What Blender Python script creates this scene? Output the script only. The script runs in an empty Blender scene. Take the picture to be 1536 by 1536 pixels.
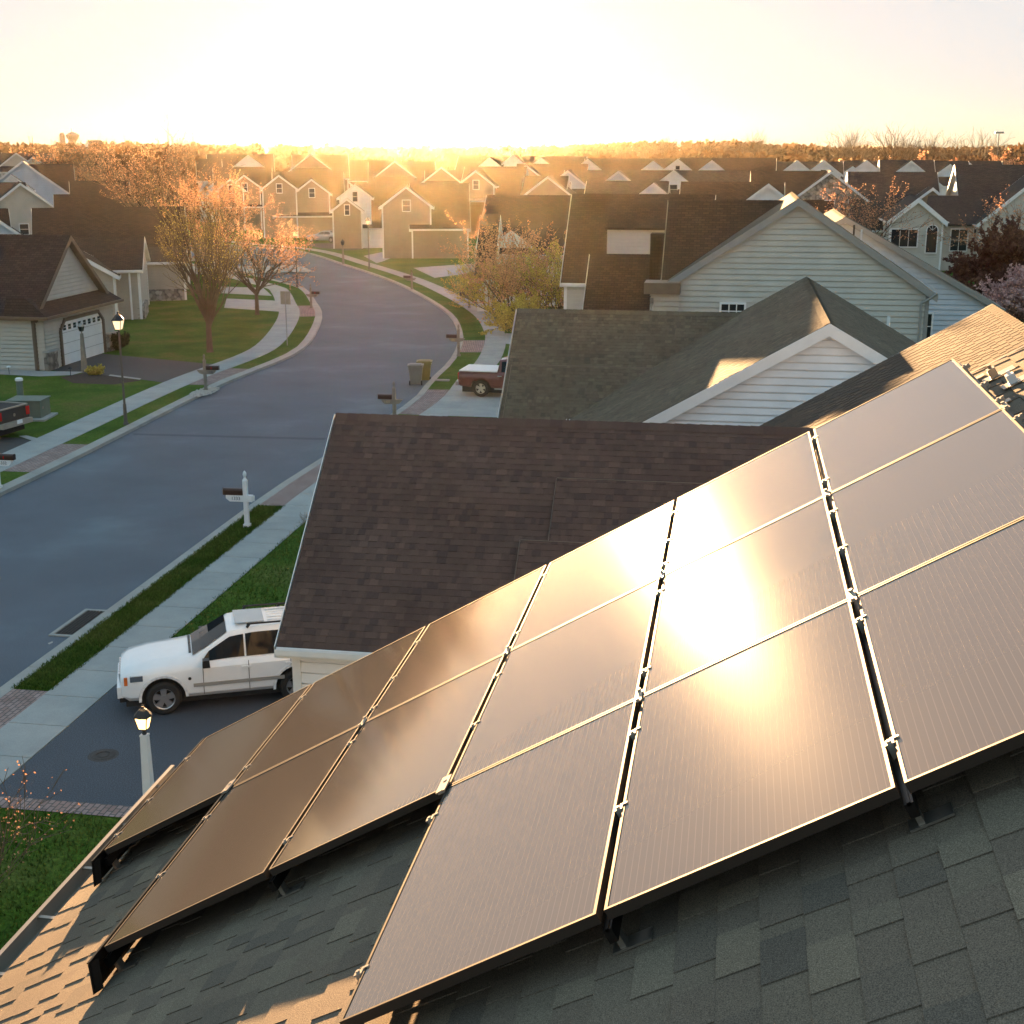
import bpy, bmesh, math, random
from math import sin, cos, tan, radians, pi, atan2, sqrt, hypot
from mathutils import Vector, Matrix
random.seed(7)
# ------------------------------------------------------------------ camera
# world axes: +Y runs along the house ridges (away from the camera), +X to the right of them
FPX = 2028.0; PITCH = radians(15.1); HEAD = radians(9.27); H = 11.7
scene = bpy.context.scene
cam_data = bpy.data.cameras.new("camera"); cam = bpy.data.objects.new("camera", cam_data)
scene.collection.objects.link(cam); scene.camera = cam
cam.location = (0, 0, H); cam.rotation_euler = (pi/2 - PITCH, 0, HEAD)
cam_data.sensor_width = 36; cam_data.lens = 36*FPX/1536
cam_data.clip_start = 0.1; cam_data.clip_end = 6000
# ------------------------------------------------------------------ light
SUN_EL = radians(2.1); SUN_AZ = radians(-3.6) - HEAD      # azimuth clockwise from +Y
SUNDIR = Vector((sin(SUN_AZ)*cos(SUN_EL), cos(SUN_AZ)*cos(SUN_EL), sin(SUN_EL)))
world = bpy.data.worlds.new("World"); scene.world = world; world.use_nodes = True
wn = world.node_tree.nodes; wl = world.node_tree.links
bg = wn["Background"]; sky = wn.new("ShaderNodeTexSky"); sky.sky_type = 'NISHITA'; sky.sun_disc = False
sky.sun_elevation = SUN_EL; sky.sun_rotation = SUN_AZ; sky.air_density = 1.0; sky.dust_density = 0.7; sky.ozone_density = 3.0
# soft cap added to the sky light: its radiance levels off towards the sun instead of rising without limit
def vm(op, a, b):
    x = wn.new("ShaderNodeVectorMath"); x.operation = op
    for i, q in enumerate((a, b)):
        if isinstance(q, tuple): x.inputs[i].default_value = q
        else: wl.new(q, x.inputs[i])
    return x.outputs[0]
boost = vm('MULTIPLY', sky.outputs[0], (3.8, 4.4, 6.2))
sky_cap = vm('DIVIDE', boost, vm('ADD', vm('DIVIDE', boost, (.66, .655, .655)), (1, 1, 1)))
# bright aureole round the low sun
tcw = wn.new("ShaderNodeTexCoord"); dt = wn.new("ShaderNodeVectorMath"); dt.operation = 'DOT_PRODUCT'; wl.new(tcw.outputs["Generated"], dt.inputs[0]); dt.inputs[1].default_value = SUNDIR
def mth(op, a, b):
    x = wn.new("ShaderNodeMath"); x.operation = op
    for i, q in enumerate((a, b)):
        if isinstance(q, (int, float)): x.inputs[i].default_value = q
        else: wl.new(q, x.inputs[i])
    return x.outputs[0]
dd_ = mth('MAXIMUM', dt.outputs["Value"], 0.0)
gl = mth('ADD', mth('MULTIPLY', mth('POWER', dd_, 3500.), 3.0), mth('MULTIPLY', mth('POWER', dd_, 160.), .22))
cmb = wn.new("ShaderNodeCombineXYZ"); 
for i, k_ in enumerate((1.0, .86, .55)): wl.new(mth('MULTIPLY', gl, k_), cmb.inputs[i])
wl.new(vm('ADD', sky_cap, cmb.outputs[0]), bg.inputs[0]); bg.inputs[1].default_value = 0.15
sun_data = bpy.data.lights.new("sun", 'SUN'); sun = bpy.data.objects.new("sun", sun_data); scene.collection.objects.link(sun)
sun_data.energy = 5.0; sun_data.angle = radians(0.6); sun_data.color = (1.0, 0.58, 0.26)
sun.rotation_euler = (-SUNDIR).to_track_quat('-Z', 'Y').to_euler(); sun.location = (0, 100, 60)
scene.view_settings.view_transform = 'Standard'; scene.view_settings.look = 'None'
scene.view_settings.exposure = 3.15; scene.view_settings.gamma = 1
scene.cycles.max_bounces = 8; scene.cycles.volume_bounces = 0
scene.cycles.use_denoising = True
# ------------------------------------------------------------------ helpers
col = scene.collection
def ray(px, py):
    x = (px-768)/FPX; y = (768-py)/FPX
    f = cos(PITCH) + y*sin(PITCH); z = -sin(PITCH) + y*cos(PITCH)      # heading frame: right x, forward f, up z
    return Vector((x*cos(HEAD) - f*sin(HEAD), x*sin(HEAD) + f*cos(HEAD), z))
def G(px, py, z=0.12):                      # where the line of sight through a photo pixel meets the level z
    d = ray(px, py); t = (z-H)/d.z
    return Vector((d.x*t, d.y*t, z))
def Gb(px, py, b):                          # ... meets the distance b along the ridge axis
    d = ray(px, py); t = b/d.y
    return Vector((d.x*t, b, H + d.z*t))
def prop(o, label=None, cat=None, group=None, kind=None):
    if label: o['label'] = label
    if cat: o['category'] = cat
    if group: o['group'] = group
    if kind: o['kind'] = kind
    return o
def empty(name, loc=(0, 0, 0), rz=0, label=None, cat=None, group=None):
    o = bpy.data.objects.new(name, None); col.objects.link(o); o.location = loc; o.rotation_euler = (0, 0, rz)
    o.empty_display_size = 0.3
    return prop(o, label, cat, group)
class MB:
    def __init__(s): s.v = []; s.f = []; s.uv = []; s.t = []
    def poly(s, pts, uv=None, tone=1.0):
        n = len(s.v); s.v += [tuple(p) for p in pts]; s.f.append(tuple(range(n, n+len(pts))))
        if uv is None:
            a = Vector(pts[0]); nn = (Vector(pts[1])-a).cross(Vector(pts[2])-a)
            ax = max(range(3), key=lambda i: abs(nn[i]))
            uv = [((p[1], p[2]) if ax == 0 else (p[0], p[2]) if ax == 1 else (p[0], p[1])) for p in pts]
        s.uv += [tuple(q) for q in uv]; s.t.append(tone)
    def box(s, c, d, rz=0, tone=1.0, taper=1.0, ax=None):
        hx, hy, hz = d[0]/2, d[1]/2, d[2]/2
        if ax is None: R = Matrix.Rotation(rz, 3, 'Z')
        else: R = Matrix((ax[0], ax[1], ax[2])).transposed()
        P = []
        for z in (-1, 1):
            k = taper if z > 0 else 1
            for x, y in ((-1, -1), (1, -1), (1, 1), (-1, 1)):
                P.append(Vector(c) + R @ Vector((x*hx*k, y*hy*k, z*hz)))
        for q in ((3, 2, 1, 0), (4, 5, 6, 7), (0, 1, 5, 4), (1, 2, 6, 5), (2, 3, 7, 6), (3, 0, 4, 7)):
            s.poly([P[i] for i in q], tone=tone)
    def tube(s, p, q, r0, r1=None, n=8, cap=True, tone=1.0):
        if r1 is None: r1 = r0
        p = Vector(p); q = Vector(q); d = (q-p)
        if d.length < 1e-6: return
        d.normalize(); u = d.orthogonal().normalized(); w = d.cross(u)
        A = [p+(u*cos(2*pi*i/n)+w*sin(2*pi*i/n))*r0 for i in range(n)]
        B = [q+(u*cos(2*pi*i/n)+w*sin(2*pi*i/n))*r1 for i in range(n)]
        for i in range(n):
            j = (i+1) % n; s.poly([A[i], A[j], B[j], B[i]], [(0, 0), (1, 0), (1, 1), (0, 1)], tone)
        if cap: s.poly(A[::-1], tone=tone); s.poly(B, tone=tone)
    def lathe(s, prof, c=(0, 0, 0), n=16, axis='Z', tone=1.0):
        c = Vector(c)
        def P(r, h, a):
            if axis == 'Z': return c+Vector((r*cos(a), r*sin(a), h))
            if axis == 'Y': return c+Vector((r*cos(a), h, r*sin(a)))
            return c+Vector((h, r*cos(a), r*sin(a)))
        for k in range(len(prof)-1):
            for i in range(n):
                a, b = 2*pi*i/n, 2*pi*(i+1)/n
                s.poly([P(*prof[k], a), P(*prof[k], b), P(*prof[k+1], b), P(*prof[k+1], a)], [(0, 0)]*4, tone)
    def build(s, name, mat, parent=None, smooth=False, merge=False, loc=None, sharp=35):
        me = bpy.data.meshes.new(name); me.from_pydata(s.v, [], s.f)
        l = me.uv_layers.new(name="UVMap")
        flat = [c for q in s.uv for c in q]; l.data.foreach_set("uv", flat)
        at = me.attributes.new("tone", 'FLOAT', 'FACE'); at.data.foreach_set("value", s.t)
        if merge:
            bm = bmesh.new(); bm.from_mesh(me); bmesh.ops.remove_doubles(bm, verts=bm.verts, dist=1e-4)
            bmesh.ops.recalc_face_normals(bm, faces=bm.faces); bm.to_mesh(me); bm.free()
        if smooth:
            me.shade_smooth(); me.set_sharp_from_angle(angle=radians(sharp))
        me.materials.append(mat)
        o = bpy.data.objects.new(name, me); col.objects.link(o)
        if parent: o.parent = parent
        if loc is not None: o.location = loc
        return o
# ------------------------------------------------------------------ materials
MATS = {}
class NT:
    def __init__(s, name):
        s.m = bpy.data.materials.new(name); s.m.use_nodes = True; s.n = s.m.node_tree.nodes; s.l = s.m.node_tree.links
        s.b = s.n["Principled BSDF"]; MATS[name] = s.m
    def new(s, t, **k):
        x = s.n.new(t)
        for a, v in k.items(): setattr(x, a, v)
        return x
    def lk(s, a, b): s.l.new(a, b)
    def noise(s, sc, det=3, vec=None, rough=.5):
        x = s.new("ShaderNodeTexNoise"); x.inputs["Scale"].default_value = sc; x.inputs["Detail"].default_value = det; x.inputs["Roughness"].default_value = rough
        if vec: s.lk(vec, x.inputs["Vector"])
        return x
    def ramp(s, fac, stops):
        r = s.new("ShaderNodeValToRGB"); s.lk(fac, r.inputs[0]); e = r.color_ramp.elements
        while len(e) < len(stops): e.new(.5)
        for i, (p, c) in enumerate(stops): e[i].position = p; e[i].color = (*c, 1)
        return r
    def mul(s, a, b, f=1.0, mode='MULTIPLY'):
        x = s.new("ShaderNodeMix", data_type='RGBA', blend_type=mode); x.inputs[0].default_value = f
        for i, q in ((6, a), (7, b)):
            if isinstance(q, tuple): x.inputs[i].default_value = (*q, 1)
            else: s.lk(q, x.inputs[i])
        return x.outputs[2]
    def bump(s, h, st=.3, dist=.02):
        x = s.new("ShaderNodeBump"); x.inputs["Strength"].default_value = st; x.inputs["Distance"].default_value = dist
        s.lk(h, x.inputs["Height"]); s.lk(x.outputs[0], s.b.inputs["Normal"]); return x
def g3(v): return (v, v, v)
def plain(name, c, rough=.6, metal=0, var=.15, sc=3., spec=.5, bump=0, bsc=60):
    t = NT(name); tc = t.new("ShaderNodeTexCoord"); t.b.inputs["Roughness"].default_value = rough; t.b.inputs["Metallic"].default_value = metal
    t.b.inputs["Specular IOR Level"].default_value = spec
    n = t.noise(sc, 4, tc.outputs["Object"]); r = t.ramp(n.outputs[0], [(.3, g3(1-var)), (.7, g3(1+var*.4))])
    t.lk(t.mul(tuple(c), r.outputs[0]), t.b.inputs["Base Color"])
    if bump: t.bump(t.noise(bsc, 3, tc.outputs["Object"]).outputs[0], bump, .01)
    return t.m
def shingle(name, c, geo=True, tint=(1.05, .98, .92)):
    t = NT(name); tc = t.new("ShaderNodeTexCoord"); uv = tc.outputs["UV"]
    t.b.inputs["Roughness"].default_value = .9; t.b.inputs["Specular IOR Level"].default_value = .25
    gr = t.noise(260 if geo else 60, 2, tc.outputs["Object"]); grr = t.ramp(gr.outputs[0], [(.33, g3(.45)), (.5, g3(1)), (.68, g3(1.7))])
    big = t.noise(.7, 4, tc.outputs["Object"]); br = t.ramp(big.outputs[0], [(.3, (.82, .84, .86)), (.7, (.66, .655, .655))])
    c1 = t.mul(tuple(c), br.outputs[0])
    if geo:
        at = t.new("ShaderNodeAttribute", attribute_name="tone")
        cr = t.ramp(at.outputs["Fac"], [(.0, g3(.0)), (1.0, g3(1.0))])
        mr = t.new("ShaderNodeMapRange"); t.lk(at.outputs["Fac"], mr.inputs[0]); mr.inputs[1].default_value = .6; mr.inputs[2].default_value = 1.4
        rr = t.ramp(mr.outputs[0], [(0, (.62, .64, .68)), (.4, (.95, .9, .88)), (.7, (1.05, 1.05, 1.0)), (1, (1.45, 1.36, 1.25))])
        c2 = t.mul(c1, rr.outputs[0]); c3 = t.mul(c2, grr.outputs[0], .8); t.bump(gr.outputs[0], .5, .004)
    else:
        bk = t.new("ShaderNodeTexBrick"); t.lk(uv, bk.inputs["Vector"]); bk.inputs["Scale"].default_value = 1
        bk.inputs["Brick Width"].default_value = .33; bk.inputs["Row Height"].default_value = .16; bk.inputs["Mortar Size"].default_value = .012
        bk.inputs["Color1"].default_value = (.72, .72, .74, 1); bk.inputs["Color2"].default_value = (1.3, 1.22, 1.15, 1); bk.inputs["Mortar"].default_value = (.35, .35, .35, 1)
        c2 = t.mul(c1, bk.outputs[0]); c3 = t.mul(c2, grr.outputs[0], .6); t.bump(bk.outputs[1], -.5, .01)
    t.lk(c3, t.b.inputs["Base Color"]); return t.m
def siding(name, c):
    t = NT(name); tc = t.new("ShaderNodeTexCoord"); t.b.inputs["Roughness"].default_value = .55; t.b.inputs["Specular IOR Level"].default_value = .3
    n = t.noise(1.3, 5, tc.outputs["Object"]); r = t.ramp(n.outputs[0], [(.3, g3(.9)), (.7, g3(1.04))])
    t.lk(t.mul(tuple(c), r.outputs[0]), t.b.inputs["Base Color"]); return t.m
M_ownroof = shingle("own_shingle", (.235, .185, .135))
M_roof1 = shingle("neighbour_shingle", (.13, .085, .07))
M_roof2 = shingle("grey_shingle", (.165, .137, .095))
M_roof5 = shingle("brown_shingle", (.11, .078, .056))
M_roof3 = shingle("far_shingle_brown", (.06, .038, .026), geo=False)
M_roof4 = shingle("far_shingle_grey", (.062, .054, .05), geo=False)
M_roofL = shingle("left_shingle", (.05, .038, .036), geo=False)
S_white = siding("siding_white", (.82, .83, .84)); S_beige = siding("siding_beige", (.47, .45, .40)); S_grey = siding("siding_grey", (.55, .525, .47))
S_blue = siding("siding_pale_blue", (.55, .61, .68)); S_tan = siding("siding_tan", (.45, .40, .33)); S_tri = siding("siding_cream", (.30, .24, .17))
M_trim = plain("white_trim", (.78, .78, .77), .45, var=.06); M_trimg = plain("grey_trim", (.30, .29, .27), .5, var=.08); M_trimb = plain("brown_trim", (.14, .10, .07), .5, var=.1)
M_gutter = plain("gutter_metal", (.36, .32, .27), .5, .3, var=.1)
M_white = plain("white_vinyl", (.80, .80, .80), .4, var=.05); M_black = plain("black_metal", (.02, .02, .022), .4, .3, var=.2)
M_dark = plain("dark_rubber", (.018, .018, .018), .8, var=.3); M_alu = plain("aluminium", (.36, .33, .29), .42, .9, var=.08)
M_grill = plain("grate_iron", (.07, .06, .055), .7, .4, var=.3, sc=20)
M_stone0 = NT("field_stone"); t = M_stone0; tc = t.new("ShaderNodeTexCoord"); v = t.new("ShaderNodeTexVoronoi"); v.inputs["Scale"].default_value = 3.2
t.lk(tc.outputs["Object"], v.inputs["Vector"]); r = t.ramp(v.outputs["Distance"], [(0, g3(1)), (.55, g3(.85)), (.75, g3(.45))])
hs = t.new("ShaderNodeSeparateColor"); t.lk(v.outputs["Color"], hs.inputs[0]); rr = t.ramp(hs.outputs[0], [(0, (.2, .17, .14)), (.5, (.36, .33, .29)), (1, (.5, .46, .4))])
t.lk(t.mul(rr.outputs[0], r.outputs[0]), t.b.inputs["Base Color"]); t.b.inputs["Roughness"].default_value = .85; t.bump(v.outputs["Distance"], -.6, .05); M_stone = t.m
def asphalt(name, c, wear):
    t = NT(name); tc = t.new("ShaderNodeTexCoord"); o = tc.outputs["Object"]; t.b.inputs["Roughness"].default_value = .75; t.b.inputs["Specular IOR Level"].default_value = .35
    f = t.noise(45, 2, o); fr = t.ramp(f.outputs[0], [(.35, g3(.55)), (.5, g3(1)), (.66, g3(1.8))])
    b = t.noise(.22, 6, o, .6); br = t.ramp(b.outputs[0], [(.25, g3(.78)), (.55, g3(1.0)), (.75, tuple(wear))])
    t.lk(t.mul(t.mul(tuple(c), br.outputs[0]), fr.outputs[0], .7), t.b.inputs["Base Color"]); t.bump(f.outputs[0], .4, .01); return t.m
M_road = asphalt("road_asphalt", (.10, .118, .145), (1.35, 1.45, 1.35)); M_drive = asphalt("drive_asphalt", (.065, .077, .096), (1.2, 1.2, 1.2))
M_drive2 = asphalt("dark_drive_asphalt", (.06, .055, .052), (1.1, 1.1, 1.1))
def concrete(name, c):
    t = NT(name); tc = t.new("ShaderNodeTexCoord"); o = tc.outputs["Object"]; t.b.inputs["Roughness"].default_value = .8
    n = t.noise(.9, 6, o, .65); r = t.ramp(n.outputs[0], [(.25, (.76, .77, .78)), (.6, g3(1)), (.85, g3(1.1))])
    at = t.new("ShaderNodeAttribute", attribute_name="tone"); f = t.noise(90, 2, o); fr = t.ramp(f.outputs[0], [(.3, g3(.85)), (.7, g3(1.12))])
    c1 = t.mul(t.mul(tuple(c), r.outputs[0]), fr.outputs[0]); c2 = t.mul(c1, at.outputs["Color"]); t.lk(c2, t.b.inputs["Base Color"])
    t.bump(f.outputs[0], .2, .005); return t.m
M_conc = concrete("walk_concrete", (.36, .365, .35)); M_kerb = concrete("kerb_concrete", (.36, .35, .32))
t = NT("brick_pavers"); tc = t.new("ShaderNodeTexCoord"); bk = t.new("ShaderNodeTexBrick"); t.lk(tc.outputs["UV"], bk.inputs["Vector"]); bk.inputs["Scale"].default_value = 1
bk.inputs["Brick Width"].default_value = .22; bk.inputs["Row Height"].default_value = .11; bk.inputs["Mortar Size"].default_value = .012
bk.inputs["Color1"].default_value = (.30, .19, .165, 1); bk.inputs["Color2"].default_value = (.36, .26, .24, 1); bk.inputs["Mortar"].default_value = (.10, .09, .08, 1)
n = t.noise(2, 4, tc.outputs["Object"]); r = t.ramp(n.outputs[0], [(.3, g3(.75)), (.7, g3(1.1))]); t.lk(t.mul(bk.outputs[0], r.outputs[0]), t.b.inputs["Base Color"])
t.b.inputs["Roughness"].default_value = .85; t.bump(bk.outputs[1], -.6, .01); M_paver = t.m
t = NT("lawn"); tc = t.new("ShaderNodeTexCoord"); o = tc.outputs["Object"]
a = t.noise(.35, 6, o, .6); ar = t.ramp(a.outputs[0], [(.3, (.036, .09, .010)), (.5, (.066, .128, .014)), (.6, (.10, .135, .026)), (.82, (.13, .12, .045))])
f = t.noise(14, 4, o, .7); fr = t.ramp(f.outputs[0], [(.3, g3(.5)), (.5, g3(.95)), (.72, g3(1.5))])
t.lk(t.mul(ar.outputs[0], fr.outputs[0]), t.b.inputs["Base Color"]); t.b.inputs["Roughness"].default_value = .95; t.b.inputs["Specular IOR Level"].default_value = .1
t.bump(f.outputs[0], .8, .06); M_lawn = t.m
M_mulch = plain("mulch", (.05, .033, .024), .95, var=.5, sc=8, bump=.8, bsc=25)
M_soil = plain("far_field", (.11, .085, .045), .95, var=.4, sc=.05)
def leafmat(name, c1, c2, trans=.45, sc=.6):
    t = NT(name); tc = t.new("ShaderNodeTexCoord"); n = t.noise(sc, 3, tc.outputs["Object"]); r = t.ramp(n.outputs[0], [(.35, c1), (.65, c2)])
    at = t.new("ShaderNodeAttribute", attribute_name="tone"); c = t.mul(r.outputs[0], at.outputs["Color"])
    t.lk(c, t.b.inputs["Base Color"]); t.b.inputs["Roughness"].default_value = .8; t.b.inputs["Specular IOR Level"].default_value = .15
    if trans:
        tr = t.new("ShaderNodeBsdfTranslucent"); t.lk(c, tr.inputs[0]); mx = t.new("ShaderNodeMixShader"); mx.inputs[0].default_value = trans
        t.lk(t.b.outputs[0], mx.inputs[1]); t.lk(tr.outputs[0], mx.inputs[2]); t.lk(mx.outputs[0], t.n["Material Output"].inputs[0])
    return t.m
M_bark = leafmat("grey_bark", (.10, .075, .05), (.17, .125, .085), 0); M_barkd = leafmat("dark_bark", (.045, .03, .024), (.08, .055, .04), 0)
M_bud = leafmat("orange_buds", (.58, .28, .16), (.68, .40, .24)); M_budy = leafmat("yellow_buds", (.52, .46, .10), (.46, .33, .08)); M_budp = leafmat("pink_blossom", (.62, .36, .33), (.72, .5, .45))
M_purple = leafmat("purple_leaves", (.10, .04, .035), (.20, .10, .075)); M_ever = leafmat("evergreen", (.02, .035, .018), (.035, .055, .025), .15)
M_grass = leafmat("grass_blades", (.045, .095, .012), (.09, .13, .028), .4, .8); M_wood = leafmat("far_wood", (.085, .045, .02), (.13, .075, .035), .35, .02)
M_woodg = leafmat("far_wood_grey", (.10, .075, .055), (.15, .11, .08), .4, .02)
t = NT("window_glass"); t.b.inputs["Base Color"].default_value = (.025, .028, .032, 1); t.b.inputs["Roughness"].default_value = .06; t.b.inputs["IOR"].default_value = 1.5
tc = t.new("ShaderNodeTexCoord"); n = t.noise(1.5, 2, tc.outputs["Object"]); t.bump(n.outputs[0], .05, .02); M_glass = t.m
t = NT("car_glass"); t.b.inputs["Base Color"].default_value = (.008, .012, .015, 1); t.b.inputs["Roughness"].default_value = .05; t.b.inputs["IOR"].default_value = 1.3; t.b.inputs["Specular IOR Level"].default_value = .3
n = t.noise(1, 2); t.bump(n.outputs[0], .02, .02); M_cglass = t.m
def paint(name, c, metal=0):
    t = NT(name); t.b.inputs["Base Color"].default_value = (*c, 1); t.b.inputs["Roughness"].default_value = .35; t.b.inputs["Coat Weight"].default_value = 1; t.b.inputs["Coat Roughness"].default_value = .05
    t.b.inputs["Metallic"].default_value = metal; tc = t.new("ShaderNodeTexCoord"); n = t.noise(2, 4, tc.outputs["Object"]); r = t.ramp(n.outputs[0], [(.3, g3(.93)), (.7, g3(1))])
    t.lk(t.mul(tuple(c), r.outputs[0]), t.b.inputs["Base Color"]); return t.m
P_white = paint("paint_white", (.88, .89, .90)); P_red = paint("paint_maroon", (.10, .012, .006)); P_dark = paint("paint_brown_black", (.028, .022, .018)); P_blue = paint("paint_blue_silver", (.30, .34, .42), .3)
M_amber = plain("amber_lens", (.7, .16, .03), .2, var=.05); M_redlens = plain("red_lens", (.55, .02, .015), .2, var=.1); M_chrome = plain("chrome", (.7, .7, .7), .15, 1, var=.05)
M_rim = plain("alloy", (.45, .45, .46), .3, .8, var=.05)
def emit(name, c, s):
    t = NT(name); t.b.inputs["Base Color"].default_value = (*c, 1); t.b.inputs["Emission Color"].default_value = (*c, 1); t.b.inputs["Emission Strength"].default_value = s
    tc = t.new("ShaderNodeTexCoord"); n = t.noise(5, 2, tc.outputs["Object"]); mr = t.new("ShaderNodeMapRange"); t.lk(n.outputs[0], mr.inputs[0]); mr.inputs[3].default_value = s*.6; mr.inputs[4].default_value = s*1.3
    t.lk(mr.outputs[0], t.b.inputs["Emission Strength"]); return t.m
M_lamp = emit("lit_lamp_glass", (1, .60, .22), .55); M_lamp2 = emit("lit_lamp_glass_soft", (1, .75, .42), .16)
# solar glass: dark cells with fine silver fingers under satin anti-glare glass
t = NT("solar_cells"); tc = t.new("ShaderNodeTexCoord"); sx = t.new("ShaderNodeSeparateXYZ"); t.lk(tc.outputs["UV"], sx.inputs[0])
def lines(out, period, width):
    m = t.new("ShaderNodeMath", operation='MULTIPLY'); t.lk(out, m.inputs[0]); m.inputs[1].default_value = 1/period
    fr = t.new("ShaderNodeMath", operation='FRACT'); t.lk(m.outputs[0], fr.inputs[0]); c = t.new("ShaderNodeMath", operation='LESS_THAN'); t.lk(fr.outputs[0], c.inputs[0]); c.inputs[1].default_value = width/period; return c.outputs[0]
l1 = lines(sx.outputs[0], .026, .0028); l2 = lines(sx.outputs[1], .158, .0022)
mx = t.new("ShaderNodeMath", operation='MAXIMUM'); t.lk(l1, mx.inputs[0]); mm = t.new("ShaderNodeMath", operation='MULTIPLY'); t.lk(mx.outputs[0], mm.inputs[0]); mm.inputs[1].default_value = .7
cm = t.new("ShaderNodeMix", data_type='RGBA'); t.lk(mm.outputs[0], cm.inputs[0]); cm.inputs[6].default_value = (.05, .041, .033, 1); cm.inputs[7].default_value = (.20, .17, .14, 1)
t.lk(cm.outputs[2], t.b.inputs["Base Color"]); n = t.noise(1.2, 5, tc.outputs["Object"], .6); mr = t.new("ShaderNodeMapRange"); t.lk(n.outputs[0], mr.inputs[0]); mr.inputs[3].default_value = .08; mr.inputs[4].default_value = .09
t.lk(mr.outputs[0], t.b.inputs["Roughness"]); t.b.inputs["IOR"].default_value = 2.0; M_solar = t.m
M_frame = plain("anodised_frame", (.035, .025, .018), .62, .3, var=.1)
M_skirt = plain("black_skirt", (.012, .01, .009), .35, .4, var=.2)
# ------------------------------------------------------------------ ground, road, pavements
def spline(P, step=1.5):
    P = [Vector(p[:2]) for p in P]; out = []
    for i in range(len(P)-1):
        p0 = P[max(i-1, 0)]; p1 = P[i]; p2 = P[i+1]; p3 = P[min(i+2, len(P)-1)]
        n = max(2, int((p2-p1).length/step))
        for k in range(n):
            t = k/n; out.append(.5*((2*p1)+(p2-p0)*t+(2*p0-5*p1+4*p2-p3)*t*t+(3*p1-p0-3*p2+p3)*t**3))
    out.append(P[-1]); return out
Lpx = [(0, 745), (150, 672), (285, 603), (350, 572), (436, 537), (465, 516), (481, 487), (483, 469), (475, 456), (464, 440), (446, 430)]
Rpx = [(0, 1040), (150, 930), (285, 830), (400, 745), (480, 693), (612, 608), (644, 573), (673, 545), (686, 519), (686, 498), (673, 474), (636, 448), (584, 422), (517, 399), (446, 378)]
LP = [G(*q, 0) for q in Lpx]; RP = [G(*q, 0) for q in Rpx]
LP = [Vector((LP[0].x+.2, -60, 0)), Vector((LP[0].x, 10, 0))]+LP+[Vector((-47, 126, 0)), Vector((-59, 141, 0)), Vector((-75, 157, 0)), Vector((-130, 200, 0))]
RP = [Vector((RP[0].x, -60, 0)), Vector((RP[0].x, 10, 0))]+RP+[Vector((-62, 162, 0)), Vector((-80, 178, 0)), Vector((-130, 214, 0))]
LC = spline(LP); RC = spline(RP)
def normals(C, side):
    N = []
    for i in range(len(C)):
        d = (C[min(i+1, len(C)-1)]-C[max(i-1, 0)]).normalized(); N.append(Vector((d.y, -d.x))*side)
    return N
LN = normals(LC, -1); RN = normals(RC, 1)
KZ = .12
def offs(C, N, d):
    return [C[i]+N[i]*(d(C[i].y) if callable(d) else d) for i in range(len(C))]
# road surface: one sheet running under the kerbs
def strip(name, A, B, z, mat, label=None, kind='structure', z1=None, segs=None, gap=0, cat=None, tonevar=0, thick=0):
    mb = MB(); u = 0
    n = len(A)
    idx = segs or [(i, i+1) for i in range(n-1)]
    return mb
def resample(A, B, step):
    out = [(A[0], B[0])]; acc = 0
    for i in range(1, len(A)):
        d = ((A[i]+B[i])/2-(A[i-1]+B[i-1])/2).length; rem = d; pa, pb = A[i-1], B[i-1]; t0 = 0
        while acc+rem >= step:
            t0 += (step-acc)/d; out.append((A[i-1].lerp(A[i], t0), B[i-1].lerp(B[i], t0))); rem -= (step-acc); acc = 0
        acc += rem
    return out
def slabs(name, A, B, z0, z1, mat, step, gap, ymax=170, tv=.06):
    mb = MB(); S = resample(A, B, step); u = 0
    for i in range(len(S)-1):
        (a0, b0), (a1, b1) = S[i], S[i+1]
        if a0.y > ymax: break
        g = gap/step; A0 = a0.lerp(a1, g); B0 = b0.lerp(b1, g)
        t = 1+random.uniform(-tv, tv)
        P = [Vector((*A0, z1)), Vector((*B0, z1)), Vector((*b1, z1)), Vector((*a1, z1))]
        Q = [Vector((p.x, p.y, z0)) for p in P]
        w = (A0-B0).length; uv = [(u, 0), (u, w), (u+step, w), (u+step, 0)]; u += step
        if (P[1]-P[0]).cross(P[2]-P[0]).z < 0: P = P[::-1]; Q = Q[::-1]; uv = uv[::-1]
        mb.poly(P, uv, t)
        for k in range(4): mb.poly([P[k], Q[k], Q[(k+1) % 4], P[(k+1) % 4]], tone=t)
    o = mb.build(name, mat); return prop(o, kind='structure')
mb = MB()
for i in range(len(LC)-1):
    j = min(int(i*len(RC)/len(LC)), len(RC)-2)
# road as a quad grid between both kerb lines, matched by arc fraction
def at_frac(C, n):
    L = [0]
    for i in range(1, len(C)): L.append(L[-1]+(C[i]-C[i-1]).length)
    out = []; k = 0
    for i in range(n+1):
        s = L[-1]*i/n
        while k < len(L)-2 and L[k+1] < s: k += 1
        out.append(C[k].lerp(C[k+1], (s-L[k])/max(L[k+1]-L[k], 1e-6)))
    return out
ra = at_frac(LC, 160); rb = at_frac(RC, 160)
ra = [p+Vector((-.2, 0)) for p in ra]; rb = [p+Vector((.2, 0)) for p in rb]
for i in range(160):
    mb.poly([(*ra[i], 0), (*rb[i], 0), (*rb[i+1], 0), (*ra[i+1], 0)])
prop(mb.build("road", M_road), kind='structure')
# kerbs
kw = .5
slabs("kerb", LC, offs(LC, LN, .5), -.1, KZ+.012, M_kerb, 3.0, .02); slabs("kerb", RC, offs(RC, RN, .32), -.1, KZ+.012, M_kerb, 3.0, .02)
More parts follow.
